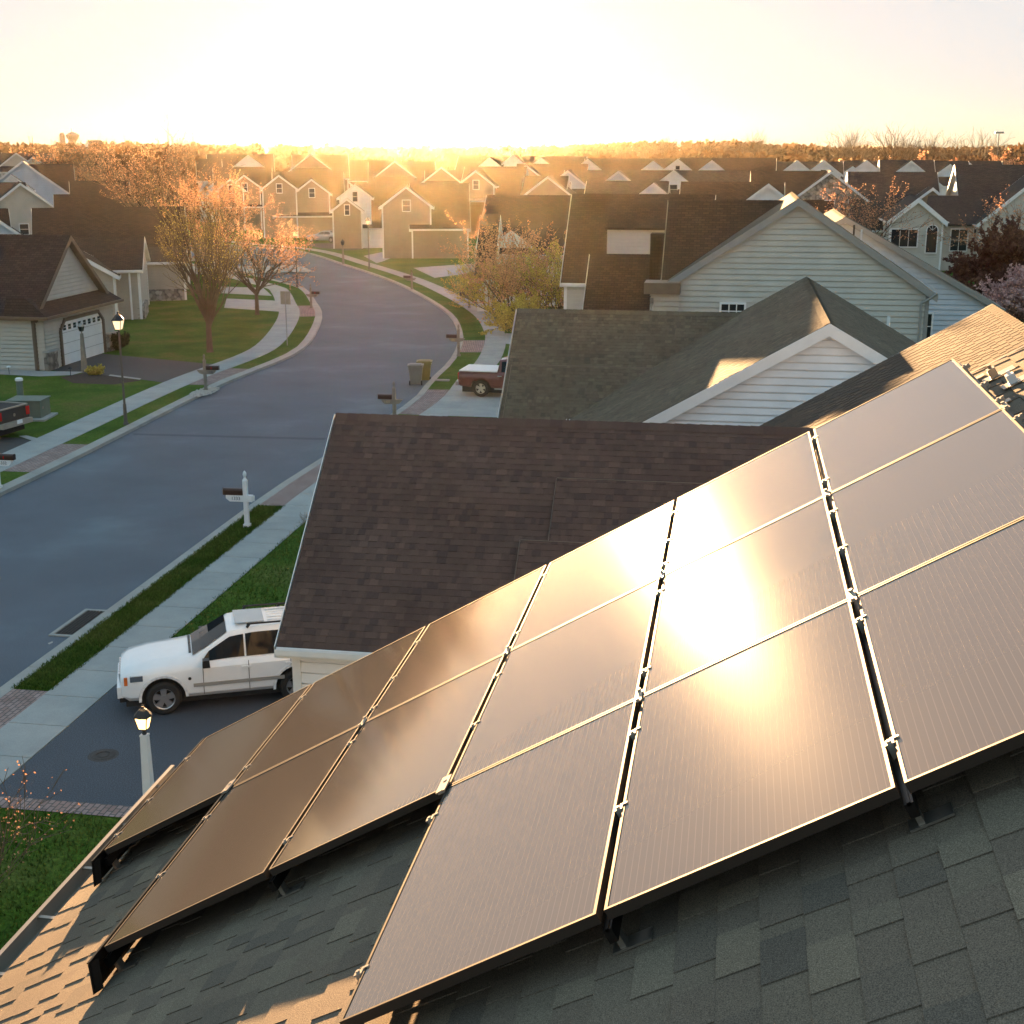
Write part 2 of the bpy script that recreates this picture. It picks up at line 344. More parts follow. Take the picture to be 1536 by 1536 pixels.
# lawn ground: from the kerbs outward, one sheet each side, joined in the distance
mb = MB()
Lg = offs(LC, LN, .3); Rg = offs(RC, RN, .2)
def hz(x, y): return KZ
for i in range(len(Lg)-1):
    a, b = Lg[i], Lg[i+1]
    if a.y > 155: break
    mb.poly([(-900, a.y if i else -60, KZ), (a.x, a.y, KZ), (b.x, b.y, KZ), (-900, b.y, KZ)])
    iL = i+1
for i in range(len(Rg)-1):
    a, b = Rg[i], Rg[i+1]
    if b.y < a.y: continue
    mb.poly([(a.x, a.y, KZ), (900, a.y, KZ), (900, b.y, KZ), (b.x, b.y, KZ)])
yL = Lg[iL].y; yR = Rg[-1].y; xR = Rg[-1].x
mb.poly([(-900, yL, KZ), (Lg[iL].x, yL, KZ), (xR, yR, KZ), (-900, yR, KZ)])
mb.poly([(-900, yR, KZ), (900, yR, KZ), (900, 1400, KZ), (-900, 1400, KZ)])
prop(mb.build("ground", M_lawn), kind='structure')
mb = MB(); mb.poly([(-1500, -200, -.3), (1500, -200, -.3), (1500, 4500, -.3), (-1500, 4500, -.3)]); prop(mb.build("far_ground", M_soil), kind='structure')
# sidewalks
RW = lambda y: .32+.85+max(0, min(1, (y-50)/35))*.55
LWi = 1.6; LWo = 3.1
slabs("sidewalk", offs(LC, LN, LWi), offs(LC, LN, LWo), 0, KZ+.02, M_conc, 1.5, .025)
slabs("sidewalk", offs(RC, RN, RW), offs(RC, RN, lambda y: RW(y)+1.3), 0, KZ+.02, M_conc, 1.5, .025)
def flat(name, pts, z, mat, kind='structure', label=None, cat=None, uvrot=0, th=0):
    mb = MB(); P = [Vector((p[0], p[1], z)) for p in pts]
    if sum((P[i].x*P[(i+1) % len(P)].y-P[(i+1) % len(P)].x*P[i].y) for i in range(len(P))) < 0: P = P[::-1]
    c, s = cos(uvrot), sin(uvrot); mb.poly(P, [(p.x*c+p.y*s, -p.x*s+p.y*c) for p in P])
    if th:
        for i in range(len(P)): a, b = P[i], P[(i+1) % len(P)]; mb.poly([a, a-Vector((0, 0, th)), b-Vector((0, 0, th)), b])
    o = mb.build(name, mat); return prop(o, label, cat, None, kind)
def xyR(y, d):                                # point on the right kerb line offset by d at distance y
    k = min(range(len(RC)), key=lambda i: abs(RC[i].y-y)); return RC[k]+RN[k]*d
def xyL(y, d):
    k = min(range(len(LC)), key=lambda i: abs(LC[i].y-y)); return LC[k]+LN[k]*d
def apron(C, N, y0, y1, d0, d1, z=KZ+.009):   # brick strip between kerb and walk
    I = [i for i in range(len(C)) if y0 <= C[i].y <= y1]
    mb = MB(); u = 0
    for i, j in zip(I[:-1], I[1:]):
        w = (C[j]-C[i]).length; e0 = d1(C[i].y) if callable(d1) else d1; e1 = d1(C[j].y) if callable(d1) else d1
        P = [(*(C[i]+N[i]*d0), z), (*(C[i]+N[i]*e0), z), (*(C[j]+N[j]*e1), z), (*(C[j]+N[j]*d0), z)]
        uv = [(u, 0), (u, e0-d0), (u+w, e1-d0), (u+w, 0)]; u += w
        if N is LN: P = P[::-1]; uv = uv[::-1]
        mb.poly(P, uv)
    return prop(mb.build("paver_apron", M_paver), kind='structure')
yb = lambda px, py: G(px, py).y
apron(RC, RN, yb(0, 1200), yb(60, 1004), .32, RW); apron(RC, RN, yb(395, 775), yb(475, 700)+2, .32, RW); apron(RC, RN, yb(600, 628), yb(650, 582), .32, RW); apron(RC, RN, yb(700, 530), yb(700, 507), .32, RW)
apron(LC, LN, yb(20, 725), yb(145, 665), .5, LWi); apron(LC, LN, yb(315, 580), yb(400, 549), .5, LWi); apron(LC, LN, yb(455, 475), yb(470, 455), .5, LWi)
# driveways
y0 = yb(100, 1203); y1 = yb(195, 1013)
xo = xyR(23, RW(23)+1.32).x
flat("driveway", [(xo, y0), (-3, y0), (-3, y1+.3), (xo, y1+.3)], KZ+.014, M_drive)
flat("driveway_border", [(xo-1.0, y0-.42), (-3, y0-.42), (-3, y0), (xo-1.0, y0)], KZ+.016, M_paver, uvrot=pi/2)
flat("driveway_border", [(xo, y1+.3), (-3, y1+.3), (-3, y1+.62), (xo, y1+.62)], KZ+.016, M_paver, uvrot=pi/2)
pp = lambda L: [G(*q) for q in L]
flat("driveway", pp([(78, 556), (146, 530), (175, 533), (325, 547), (266, 577), (200, 568), (125, 560)]), KZ+.014, M_drive2)
flat("driveway", pp([(-80, 655), (30, 657), (66, 667), (14, 686), (-60, 706)]), KZ+.014, M_drive2)
flat("driveway_edge", pp([(28, 655), (40, 654), (74, 663), (66, 668)]), KZ+.028, M_conc)
flat("garden_path", pp([(-60, 556), (0, 553), (60, 557), (126, 558), (108, 563), (60, 565), (0, 562), (-60, 566)]), KZ+.017, M_conc)
flat("garden_edging", pp([(165, 563), (212, 569), (210, 571), (163, 565)]), KZ+.05, M_conc)
flat("flower_bed", pp([(90, 566), (125, 560), (160, 563), (212, 571), (170, 577), (110, 575)]), KZ+.008, M_mulch)
flat("flower_bed", pp([(-40, 545), (20, 546), (66, 556), (40, 556), (-40, 553)]), KZ+.008, M_mulch)
xr = xyR(66, RW(66)+1.3)
flat("driveway", [xyR(58.6, RW(58)+1.32), (2, 58.2), (2, 69.3), xyR(69.3, RW(69)+1.32)], KZ+.0145, M_conc)
flat("driveway", [xyR(80.5, RW(80)+1.32), (-6, 79.5), (-6, 84.5), xyR(85, RW(85)+1.32)], KZ+.0145, M_conc)
flat("driveway", pp([(620, 402), (700, 396), (760, 398), (720, 408), (652, 417)]), KZ+.0145, M_conc)
flat("driveway", pp([(545, 384), (580, 377), (610, 378), (575, 392), (565, 395)]), KZ+.0145, M_conc)
flat("driveway", pp([(455, 367), (480, 365), (560, 365), (620, 368), (520, 376), (480, 372)]), KZ+.014, M_drive2)
flat("driveway", pp([(340, 448), (432, 452), (424, 468), (336, 462)]), KZ+.0145, M_conc)
flat("garden_path", pp([(330, 430), (395, 432), (408, 444), (330, 440)]), KZ+.016, M_conc)
flat("driveway", [(-26-14, 127), (-60, 118), (-64, 124), (-44, 134)], KZ+.0145, M_conc)
# parking strip for the far cars, seam across the road, chalk and paint marks
flat("road_patch", pp([(200, 646), (490, 653), (486, 656), (200, 648.5)]), .004, M_drive)
for q in ([(86, 965), (92, 961), (95, 963), (90, 968)], [(71, 943+15), (78, 955), (79, 957), (73, 960)]): flat("road_mark", pp(q), .004, M_kerb)
M_dust = plain("road_dust", (.20, .19, .17), .9, var=.5, sc=2.5)
# storm drain grate
dp = [G(82, 946, 0), G(137, 952, 0), G(154, 925, 0), G(117, 919, 0)]
c = sum(dp, Vector())/4; gr = empty("storm_drain", (c.x, c.y, 0), 0, "rectangular iron storm drain grate in the gutter by the kerb", "drain")
gx = abs((dp[1]-dp[0]).x)*.9; gy = (dp[3]-dp[0]).length; rz = atan2(*(dp[3]-dp[0]).xy[::1])
mb = MB(); X, Y = .98, 2.0
for s in (-1, 1): mb.box((s*(X/2-.05), 0, .02), (.1, Y, .03)); mb.box((0, s*(Y/2-.05), .02), (X-.2, .1, .03))
mb.build("frame", M_kerb, gr)
mb = MB(); mb.box((0, 0, .006), (X-.2, Y-.2, .004)); mb.build("pit", M_dark, gr)
mb = MB()
for i in range(9): mb.box((-.34+i*.085, 0, .022), (.035, Y-.2, .022))
for i in range(2): mb.box((0, -.3+i*.6, .018), (X-.2, .04, .012))
mb.build("grate", M_grill, gr); gr.location.x += .1
# cleanout cover in the near drive
cc = G(155, 1133, KZ+.012); co = empty("manhole_cover", cc, 0, "small round iron cover set in the asphalt driveway by the lamp post", "manhole cover")
mb = MB(); mb.lathe([(.0, .014), (.11, .014), (.115, .006), (.14, .006), (.14, .016), (.2, .012), (.24, .002)], n=28); mb.build("cover", M_grill, co, smooth=True)
mb = MB(); mb.lathe([(.24, .003), (.36, .001)], n=28); mb.build("tar_ring", M_drive2, co)
# ------------------------------------------------------------------ house building blocks
def clip(poly, z, keep_above):
    out = []
    for i in range(len(poly)):
        a, b = poly[i], poly[(i+1) % len(poly)]
        ia = (a[1] >= z) if keep_above else (a[1] <= z); ib = (b[1] >= z) if keep_above else (b[1] <= z)
        if ia: out.append(a)
        if ia != ib: t = (z-a[1])/(b[1]-a[1]); out.append((a[0]+(b[0]-a[0])*t, z))
    return out
def lap(mb, poly, o, sx, nrm, expo=.22, lip=.04):
    # clapboard courses on a convex wall outline poly [(s, z)]; o = world point of s=0,z=0; sx = direction of s; nrm = outward
    o = Vector(o); sx = Vector(sx); nrm = Vector(nrm); up = Vector((0, 0, 1))
    z0 = min(p[1] for p in poly); z1 = max(p[1] for p in poly); z = z0
    gp = min(.045, expo*.2)
    while z < z1-1e-4:
        def sheet(za, zb, da, db, tone=1.0):
            q = clip(clip(poly, za, True), min(zb, z1), False)
            if len(q) >= 3 and zb > za:
                P = [o+sx*s+up*h+nrm*(da+(db-da)*(h-za)/(zb-za)) for s, h in q]
                if (P[1]-P[0]).cross(P[2]-P[0]).dot(nrm) < 0: P = P[::-1]; q = q[::-1]
                mb.poly(P, [(s, h) for s, h in q], tone)
        def shelf(zz, d0, d1):
            c = clip(clip(poly, zz-1e-4, True), zz+1e-4, False); b = [s for s, h in c]
            if len(b) >= 2: s0, s1 = min(b), max(b); mb.poly([o+sx*s0+up*zz+nrm*d0, o+sx*s1+up*zz+nrm*d0, o+sx*s1+up*zz+nrm*d1, o+sx*s0+up*zz+nrm*d1])
        sheet(z, z+expo-gp, lip, .004); sheet(z+expo-gp, z+expo, -.035, -.035)
        shelf(z, -.035, lip); shelf(z+expo-gp, -.035, .004)
        z += expo
def shingles(mb, o, u, s, L, S, expo=.143, seed=1, poly=None, tabs=True):
    # architectural shingles as real courses and tabs: o eave corner, u along eave, s up the slope
    rnd = random.Random(seed); o = Vector(o); u = Vector(u).normalized(); s = Vector(s).normalized(); n = u.cross(s)
    if n.z < 0: n = -n
    k = 0; y = 0
    def quad(a, b, c, d, t, uv):
        P = [a, b, c, d]
        if (b-a).cross(c-a).dot(n) < 0: P = P[::-1]; uv = uv[::-1]
        mb.poly(P, uv, t)
    while y < S-.01:
        y1 = min(y+expo, S)
        def pt(x, yy, h): return o+u*x+s*yy+n*h
        x = 0
        while x < L:                      # base course, broken into 1 m strips with their own tone
            x1 = min(x+rnd.uniform(.6, 1.0), L); t = rnd.uniform(.84, 1.08)
            quad(pt(x, y, .007), pt(x1, y, .007), pt(x1, y1, .001), pt(x, y1, .001), t, [(x, y), (x1, y), (x1, y1), (x, y1)])
            x = x1
        mb.poly([pt(0, y, 0), pt(L, y, 0), pt(L, y, .007), pt(0, y, .007)], [(0, y)]*4, .7)
        if tabs:
            x = rnd.uniform(-.1, .1)
            while x < L:
                w = rnd.uniform(.09, .24); xa, xb = max(x, 0), min(x+w, L)
                if xb-xa > .03:
                    t = rnd.choice((.72, .83, .93, 1.0, 1.1, 1.22))*rnd.uniform(.95, 1.05); h0, h1 = .0115, .006
                    quad(pt(xa, y, h0), pt(xb, y, h0), pt(xb, y1-.001, h1), pt(xa, y1-.001, h1), t, [(xa, y), (xb, y), (xb, y1), (xa, y1)])
                    mb.poly([pt(xa, y, .0), pt(xb, y, .0), pt(xb, y, h0), pt(xa, y, h0)], [(xa, y)]*4, .7)
                    mb.poly([pt(xa, y, .0), pt(xa, y, h0), pt(xa, y1, h1), pt(xa, y1, 0)], [(xa, y)]*4, .7)
                    mb.poly([pt(xb, y, .0), pt(xb, y1, 0), pt(xb, y1, h1), pt(xb, y, h0)], [(xb, y)]*4, .7)
                x += w+rnd.uniform(.05, .2)
        y = y1; k += 1
def win(root, c, nrm, w, h, grid=(1, 2), frame=M_trim, arch=False):
    # window: frame with pane and bars; c centre on the wall face
    n = Vector(nrm).normalized(); c = Vector(c)+n*.05; sx = Vector((0, 0, 1)).cross(n); up = Vector((0, 0, 1)); ax = (sx, n, up)
    mb = MB(); fw = .09
    for s in (-1, 1): mb.box(c+sx*s*(w/2+fw/2)+n*.03, (fw, .1, h+2*fw), ax=ax)
    mb.box(c-up*(h/2+fw/2)+n*.045, (w, .13, fw), ax=ax)
    if not arch: mb.box(c+up*(h/2+fw/2)+n*.03, (w, .1, fw), ax=ax)
    for i in range(1, grid[0]): mb.box(c+sx*(-w/2+w*i/grid[0])+n*.02, (.045, .05, h), ax=ax)
    for i in range(1, grid[1]): mb.box(c+up*(-h/2+h*i/grid[1])+n*.015, (w, .045, .04), ax=ax)
    if arch:
        m = 10; top = c+up*h/2
        for i in range(m):
            a, b = pi*i/m, pi*(i+1)/m; r0, r1 = w/2, w/2+fw
            P = [top+sx*cos(t)*r+up*sin(t)*r*.95+n*.07 for t, r in ((a, r0), (b, r0), (b, r1), (a, r1))]
            mb.poly(P[::-1])
        for a in (pi/4, pi/2, 3*pi/4): mb.tube(top+n*.05, top+n*.05+sx*cos(a)*w/2+up*sin(a)*w/2*.95, .02, n=4)
    o = mb.build("window", frame, root)
    mb = MB(); hw, hh = w/2, h/2; P = [c+n*.012-sx*hw-up*hh, c+n*.012+sx*hw-up*hh, c+n*.012+sx*hw+up*hh]
    if arch: P += [c+n*.012+up*hh+sx*cos(pi*i/10)*hw+up*sin(pi*i/10)*hw*.95 for i in range(1, 10)]
    P += [c+n*.012-sx*hw+up*hh]; mb.poly(P[::-1] if (P[1]-P[0]).cross(P[2]-P[0]).dot(n) < 0 else P)
    mb.build("pane", M_glass, o); return o
def block(root, P, d, L, hw, ze, zr, roof=M_roof3, wall=S_beige, trim=M_trim, oe=.35, og=.3, z0=0, geo=False, laps=True, expo=.22, gable_mat=None, skip_back=False, near_trim=.22, faces=(1, 1), gutter=True):
    """gabled volume. P ridge start (x,y), d ridge direction, L length, hw half width, ze wall top, zr ridge height"""
    P = Vector((P[0], P[1], 0)); d = Vector((d[0], d[1], 0)).normalized(); w = Vector((-d.y, d.x, 0)); up = Vector((0, 0, 1))
    pitch = (zr-ze)/hw; th = .16
    # walls
    mb = MB(); zt = ze
    for k, (q, nn) in enumerate(((P, -d), (P+d*L, d))):
        poly = [(-hw, z0), (hw, z0), (hw, ze-.0), (0, zr-.02), (-hw, ze)]
        if laps: lap(mb, poly, q, w, nn, expo)
        else: mb.poly([q+w*s+up*h for s, h in (poly if nn.dot(d) < 0 else poly[::-1])])
    for s in (-1, 1):
        poly = [(0, z0), (L, z0), (L, ze), (0, ze)]
        if laps: lap(mb, poly, P+w*s*hw, d, w*s, expo)
        else: mb.poly([P+w*s*hw+d*x+up*h for x, h in poly])
    mb.build("wall", wall, root)
    # roof: two slabs with overhang
    mb = MB(); S = hypot(hw+oe, (hw+oe)*pitch); zeo = ze-oe*pitch
    for s in (-1, 1):
        A = P-d*og+w*s*(hw+oe)+up*(zeo+th); B = A+d*(L+2*og); Rr = P-d*og+up*(zr+th); R2 = Rr+d*(L+2*og); LL = L+2*og
        A0, B0, R0, R20 = A-up*th, B-up*th, Rr-up*th, R2-up*th
        if geo and faces[0 if s < 0 else 1]:
            sl = (Rr-A).normalized(); shingles(mb, A, d, sl, LL, S, seed=int(abs(P.x*7+P.y*13+s)))
        else:
            q = [A, B, R2, Rr]; uv = [(0, 0), (LL, 0), (LL, S), (0, S)]
            if s > 0: q = q[::-1]; uv = uv[::-1]
            if (q[1]-q[0]).cross(q[2]-q[0]).z < 0: q = q[::-1]; uv = uv[::-1]
            mb.poly(q, uv)
        mb.poly([A0, R0, R20, B0])
    for s in (-1, 1):            # ridge cap
        for i in range(int((L+2*og)/.25)):
            p0 = P-d*og+d*i*.25; t = random.uniform(.8, 1.2)
            mb.poly([p0+up*(zr+th+.03), p0+d*.26+up*(zr+th+.02), p0+d*.26+w*s*.16+up*(zr+th+.018-.16*pitch), p0+w*s*.16+up*(zr+th+.028-.16*pitch)], tone=t)
    mb.build("roof", roof, root)
    # trim: rake boards, fascia
    mb = MB()
    for q in (P-d*(og+.02), P+d*(L+og+.02)):
        dd = -d if (q-P).dot(d) < 0 else d
        for s in (-1, 1):
            E0 = q+w*s*(hw+oe); a = up*(zeo+th); b = up*(zr+th); h = near_trim
            P4 = [E0+a, q+b, q+b-up*h, E0+a-up*h]
            mb.poly(P4); mb.poly([p+dd*.03 for p in P4])
            mb.poly([P4[2], P4[3], P4[3]-dd*og, P4[2]-dd*og])
            mb.poly([P4[0]+dd*.03, P4[1]+dd*.03, P4[1]+dd*.012, P4[0]+dd*.012]); mb.poly([P4[3]+dd*.03, P4[2]+dd*.03, P4[2]-dd*.0, P4[3]-dd*.0])
    for s in (-1, 1):
        c0 = P-d*og+w*s*(hw+oe+.01)+up*(zeo+th-.1); c1 = c0+d*(L+2*og); m = (c0+c1)/2
        mb.box(m, (L+2*og, .03, .2), ax=(d, w, up))
        mb.poly([P-d*og+w*s*hw+up*(zeo-.02), P+d*(L+og)+w*s*hw+up*(zeo-.02), P+d*(L+og)+w*s*(hw+oe)+up*(zeo-.02), P-d*og+w*s*(hw+oe)+up*(zeo-.02)])
        for q in (0, L):
            mb.box(P+d*(q+(-.02 if q == 0 else .02))+w*s*(hw-.05)+up*((z0+ze)/2), (.06, .14, ze-z0), ax=(d, w, up))
            mb.box(P+d*(q+(.05 if q == 0 else -.05))+w*s*(hw+.02)+up*((z0+ze)/2), (.14, .06, ze-z0), ax=(d, w, up))
    mb.build("trim", trim, root)
    if gutter:
        for s in (-1, 1):
            c0 = P-d*og+w*s*(hw+oe+.08)+up*(zeo+th-.06); c1 = c0+d*(L+2*og)
            mb = MB(); m = (c0+c1)/2
            mb.box(m-up*.05, (L+2*og, .1, .012), ax=(d, w, up)); mb.box(m+w*s*.05, (L+2*og, .012, .11), ax=(d, w, up)); mb.box(m-w*s*.05, (L+2*og, .012, .11), ax=(d, w, up))
            mb.build("gutter", trim, root)
    return P, d, w
def cross(root, apex, d, L, hw, drop, **k):       # gabled cross wing whose gable peak is at apex, ridge running along d
    return block(root, (apex[0], apex[1]), d, L, hw, apex[2]-drop, apex[2], **k)
# ================================================================== OWN HOUSE (under the camera)
SC = 1.76; base = Vector((-1.3385, 5.438, -2.488))*SC
PO = Vector((base.x*cos(HEAD)-base.y*sin(HEAD), base.x*sin(HEAD)+base.y*cos(HEAD), base.z+H))   # far lower corner of the array, top of glass
PH = radians(30.06); PU = Vector((cos(PH), 0, sin(PH))); PR = Vector((0, 1, 0)); PN = Vector((-sin(PH), 0, cos(PH)))
RO = .17                                    # glass height above the shingles
def onroof(k, j, h=0): return PO+PU*k-PR*j+PN*(h-RO)       # metres up the slope, metres towards the camera
own = empty("house", (0, 4, 0), 0, "our own house with brown grey shingle roof carrying the solar panels", "house")
def par(o, root):                            # keep world placement under a moved root
    o.parent = root; o.matrix_parent_inverse = Matrix.Translation(root.location).inverted(); return o
EK = -.31; RK = 7.7; FY = .1; NJ = 14
mb = MB(); o0 = onroof(EK, NJ); shingles(mb, o0, PR, PU, NJ+FY, RK-EK, seed=5)
# far slope and underside
rt = onroof(RK, 0); W2 = RK-EK; e2 = rt+Vector((W2*cos(PH), 0, -W2*sin(PH)))
def at(v, y): return Vector((v.x, y, v.z))
yN = PO.y-NJ; yF = PO.y+FY
P = [at(rt, yN), at(e2, yN), at(e2, yF), at(rt, yF)]; mb.poly([p+Vector((0, 0, .0)) for p in P], [(0, W2), (0, 0), (NJ+FY, 0), (NJ+FY, W2)])
ev = onroof(EK, 0)
mb.poly([at(ev, yN)-Vector((0, 0, .18)), at(ev, yF)-Vector((0, 0, .18)), at(rt, yF)-Vector((0, 0, .18)), at(rt, yN)-Vector((0, 0, .18))])
for i in range(int((NJ+FY)/.2)):
    for s in (-1, 1):
        y = yN+i*.2; t = random.uniform(.75, 1.25); q = at(rt, y)+Vector((0, 0, .035)); e = Vector((s*.15, 0, -.15*tan(PH)))
        P = [q, q+PR*.21-Vector((0, 0, .008)), q+PR*.21+e-Vector((0, 0, .008)), q+e]
        mb.poly(P if s < 0 else P[::-1], tone=t)
par(mb.build("roof", M_ownroof), own)
mb = MB(); hwid = (e2.x-ev.x)/2-.35; cx = (e2.x+ev.x)/2; zr = rt.z-.2; ze = zr-hwid*tan(PH)
lap(mb, [(-hwid, 0), (hwid, 0), (hwid, ze), (0, zr), (-hwid, ze)], (cx, yF-.3, 0), (1, 0, 0), (0, 1, 0)); lap(mb, [(0, 0), (NJ+FY-.6, 0), (NJ+FY-.6, ze), (0, ze)], (cx-hwid, yN+.3, 0), (0, 1, 0), (-1, 0, 0))
lap(mb, [(0, 0), (NJ+FY-.6, 0), (NJ+FY-.6, ze), (0, ze)], (cx+hwid, yN+.3, 0), (0, 1, 0), (1, 0, 0)); lap(mb, [(-hwid, 0), (hwid, 0), (hwid, ze), (0, zr), (-hwid, ze)], (cx, yN+.3, 0), (1, 0, 0), (0, -1, 0))
par(mb.build("wall", S_beige), own)
mb = MB()
for y, s in ((yF, 1), (yN, -1)):
    for a, b in ((ev, rt), (e2, rt)): 
        A, B = at(a, y), at(b, y); q = Vector((0, s*.02, 0))
        mb.poly([A+q, B+q, B+q-Vector((0, 0, .2)), A+q-Vector((0, 0, .2))]); mb.poly([A+q+Vector((0, 0, .012)), B+q+Vector((0, 0, .012)), B-q+Vector((0, 0, .012)), A-q+Vector((0, 0, .012))])
par(mb.build("trim", M_trimb), own)
gu = MB(); g0 = ev+Vector((-.02, 0, -.03)); GL = NJ+FY; cy = (yN+yF)/2
gu.box((g0.x-.055, cy, g0.z-.09), (.11, GL, .01)); gu.box((g0.x-.115, cy, g0.z-.035), (.012, GL, .12)); gu.box((g0.x-.0, cy, g0.z-.045), (.012, GL, .1)); gu.box((g0.x-.122, cy, g0.z+.028), (.028, GL, .01))
gt = par(gu.build("gutter", M_gutter), own)
for i in range(int(GL/.61)):
    mb = MB(); mb.box((g0.x-.055, yN+.35+i*.61, g0.z+.012), (.13, .03, .012)); par(mb.build("gutter_strap", M_alu), own)
# plumbing-like metal box vent near the ridge
vp = onroof(6.15, .10); v = empty("roof_vent", vp, 0, "low pale metal roof vent box near the ridge above the panels", "roof vent")
ax = (PR, PU, PN)
mb = MB(); mb.box((PU*0+PN*.16), (1.7, .36, .03), ax=(PR, PU, PN)); mb.box(PN*.085, (1.6, .26, .15), ax=ax); mb.build("hood", M_alu, v)
mb = MB(); mb.box(PN*.022, (1.85, .56, .012), ax=ax); mb.build("flashing", M_gutter, v)
v.location = onroof(6.8, 1.15)
# ------------------------------------------------------------------ solar array
STR = SC*.5793; cnt = [1, 2, 2, 3, 3, 3]
def panel_root(k, j, label):
    W = STR-.030; L = SC-.012
    o = empty("solar_panel", (0, 0, 0), 0, label, "solar panel", "solar panels on the roof slope")
    c = PO+PU*(k*STR+STR/2)-PR*(j*SC+SC/2); o.matrix_world = Matrix.Translation(c) @ Matrix((PU, PR, PN)).transposed().to_4x4()
    return o, W, L
pdone = None
where = {(0, 0): "brown solar panel lowest on the slope, alone in its strip beside the gutter",
 (1, 0): "brown solar panel at the far edge in the second strip from the gutter", (1, 1): "brown solar panel at the near end of the second strip, with black skirt",
 (2, 0): "amber solar panel at the far edge in the third strip from the gutter", (2, 1): "amber solar panel at the near end of the third strip, above shaded shingles",
 (3, 0): "golden solar panel at the far edge, left of the brightest sun reflection", (3, 1): "pale golden solar panel in the middle of the fourth strip from the gutter", (3, 2): "grey gold solar panel in the fourth strip, cut by the photo's bottom edge",
 (4, 0): "solar panel washed white by the sun at the fifth strip's far edge", (4, 1): "solar panel with white glare at its far corner, middle of the fifth strip", (4, 2): "brownish grey solar panel at the fifth strip's near end, bright lower edge",
 (5, 0): "pale grey solar panel at the top far corner of the array beside the vent", (5, 1): "grey solar panel, middle one of the topmost strip, with fine vertical lines", (5, 2): "grey solar panel at the topmost strip's near end, cut by the right edge"}
proto = []
for k in range(6):
    for j in range(cnt[k]):
        o, W, L = panel_root(k, j, where[(k, j)])
        if not proto:
            fw = .011; mb = MB(); T = .038
            for s in (-1, 1): mb.box((s*(W/2-fw/2), 0, -T/2+.002), (fw, L, T)); mb.box((0, s*(L/2-fw/2), -T/2+.002), (W-2*fw, fw, T))
            a = mb.build("frame", M_frame, o)
            mb = MB(); x, y = W/2-fw, L/2-fw; mb.poly([(-x, -y, -.001), (x, -y, -.001), (x, y, -.001), (-x, y, -.001)], [(-x, -y), (x, -y), (x, y), (-x, y)])
            b = mb.build("glass", M_solar, o)
            mb = MB(); mb.poly([(-x, -y, -.03), (-x, y, -.03), (x, y, -.03), (x, -y, -.03)]); c_ = mb.build("backsheet", M_skirt, o); proto = [a, b, c_]
        else:
            for q in proto:
                w_ = q.copy(); col.objects.link(w_); w_.parent = o
rl = ["solar mounting rail along the lowest edge of the array beside the gutter", "mounting rail between the first and second panel strips", "mounting rail between the second and third panel strips", "mounting rail between the third and fourth panel strips",
      "mounting rail between the fourth and fifth panel strips", "mounting rail between the fifth and topmost panel strips, dark gap with gold edges", "mounting rail along the top edge of the array near the vent"]
for k in range(7):
    n = cnt[min(k, 5)] if k < 6 else 3
    r = empty("mounting_rail", (0, 0, 0), 0, rl[k], "mounting rail", "rails clamping the solar panels")
    r.matrix_world = Matrix.Translation(PO+PU*(k*STR)) @ Matrix((PU, PR, PN)).transposed().to_4x4()
    Lr = n*SC
    mb = MB(); mb.box((0, -Lr/2, -.075), (.03, Lr+.04, .05)); mb.box((0, -Lr/2, -.052), (.012, Lr+.04, .012)); mb.build("rail", M_skirt, r)
    for j in range(n):
        for f in ((.17, .83) if (k+j) % 2 else (.22, .6, .88))[:2 if j else 3]:
            mb = MB(); y = -(j+f)*SC
            mb.box((0, y, .003), (.034, .03, .006)); mb.tube((0, y, .004), (0, y, .013), .009, n=6); mb.box((0, y, -.03), (.022, .03, .06)); mb.box((.02, y+.025, -.01), (.03, .012, .03))
            mb.build("clamp", M_gutter, r)
        if j < n-1 or (k in (1, 3) and False):
            y = -(j+1)*SC; mb = MB(); mb.box((0, y, .006), (.032, .12, .006))
            for s in (-1, 1): mb.tube((0, y+s*.055, .008), (0, y+s*.055, .02), .011, n=6)
            mb.build("splice_plate", M_gutter, r)
    if k in (1, 3):                       # strips step here: a plate bridges the corner
        y = -cnt[k-1]*SC
        mb = MB(); mb.box((0, y+.02, .0135), (.05, .16, .007)); mb.build("corner_plate", M_alu, r)
    for j in range(n*2+1):
        y = -min(j*SC/2+.15, Lr-.05); mb = MB(); mb.box((0, y, -.13), (.02, .05, .09)); mb.box((.03, y, -.155), (.14, .07, .008)); mb.build("roof_foot", M_alu, r)
def skirt(k, label):
    n = cnt[k]; r = empty("array_skirt", (0, 0, 0), 0, label, "skirt", "black skirts along stepped panel edges"); Lr = (cnt[k]-(cnt[k-1] if k else 0))*SC; off = (cnt[k-1] if k else 0)*SC
    r.matrix_world = Matrix.Translation(PO+PU*(k*STR)-PR*off) @ Matrix((PU, PR, PN)).transposed().to_4x4()
    mb = MB(); e = .12; A = [(-.02, 0, -.004), (-.02, -Lr-e, -.004), (-.09, -Lr-e-.02, -.15), (-.09, 0, -.15)]
    if k: A = [(-.02, .0, -.004), (-.02, -Lr-e, -.004), (-.075, -Lr-e-.02, -.15), (-.075, 0, -.15)]
    mb.poly(A[::-1]); mb.poly([(p[0]+.012, p[1], p[2]) for p in A]); mb.poly([A[1], (A[1][0]+.05, A[1][1]+.03, A[1][2]), (A[2][0]+.05, A[2][1]+.03, A[2][2]), A[2]])
    mb.box((-.012, -(Lr+e)/2, .002), (.02, Lr+e, .006)); mb.build("panel", M_skirt, r)
skirt(0, "black skirt with a pointed end at the lowest panel beside the gutter"); skirt(1, "black skirt with a pointed end under the second strip, on sunlit shingles")
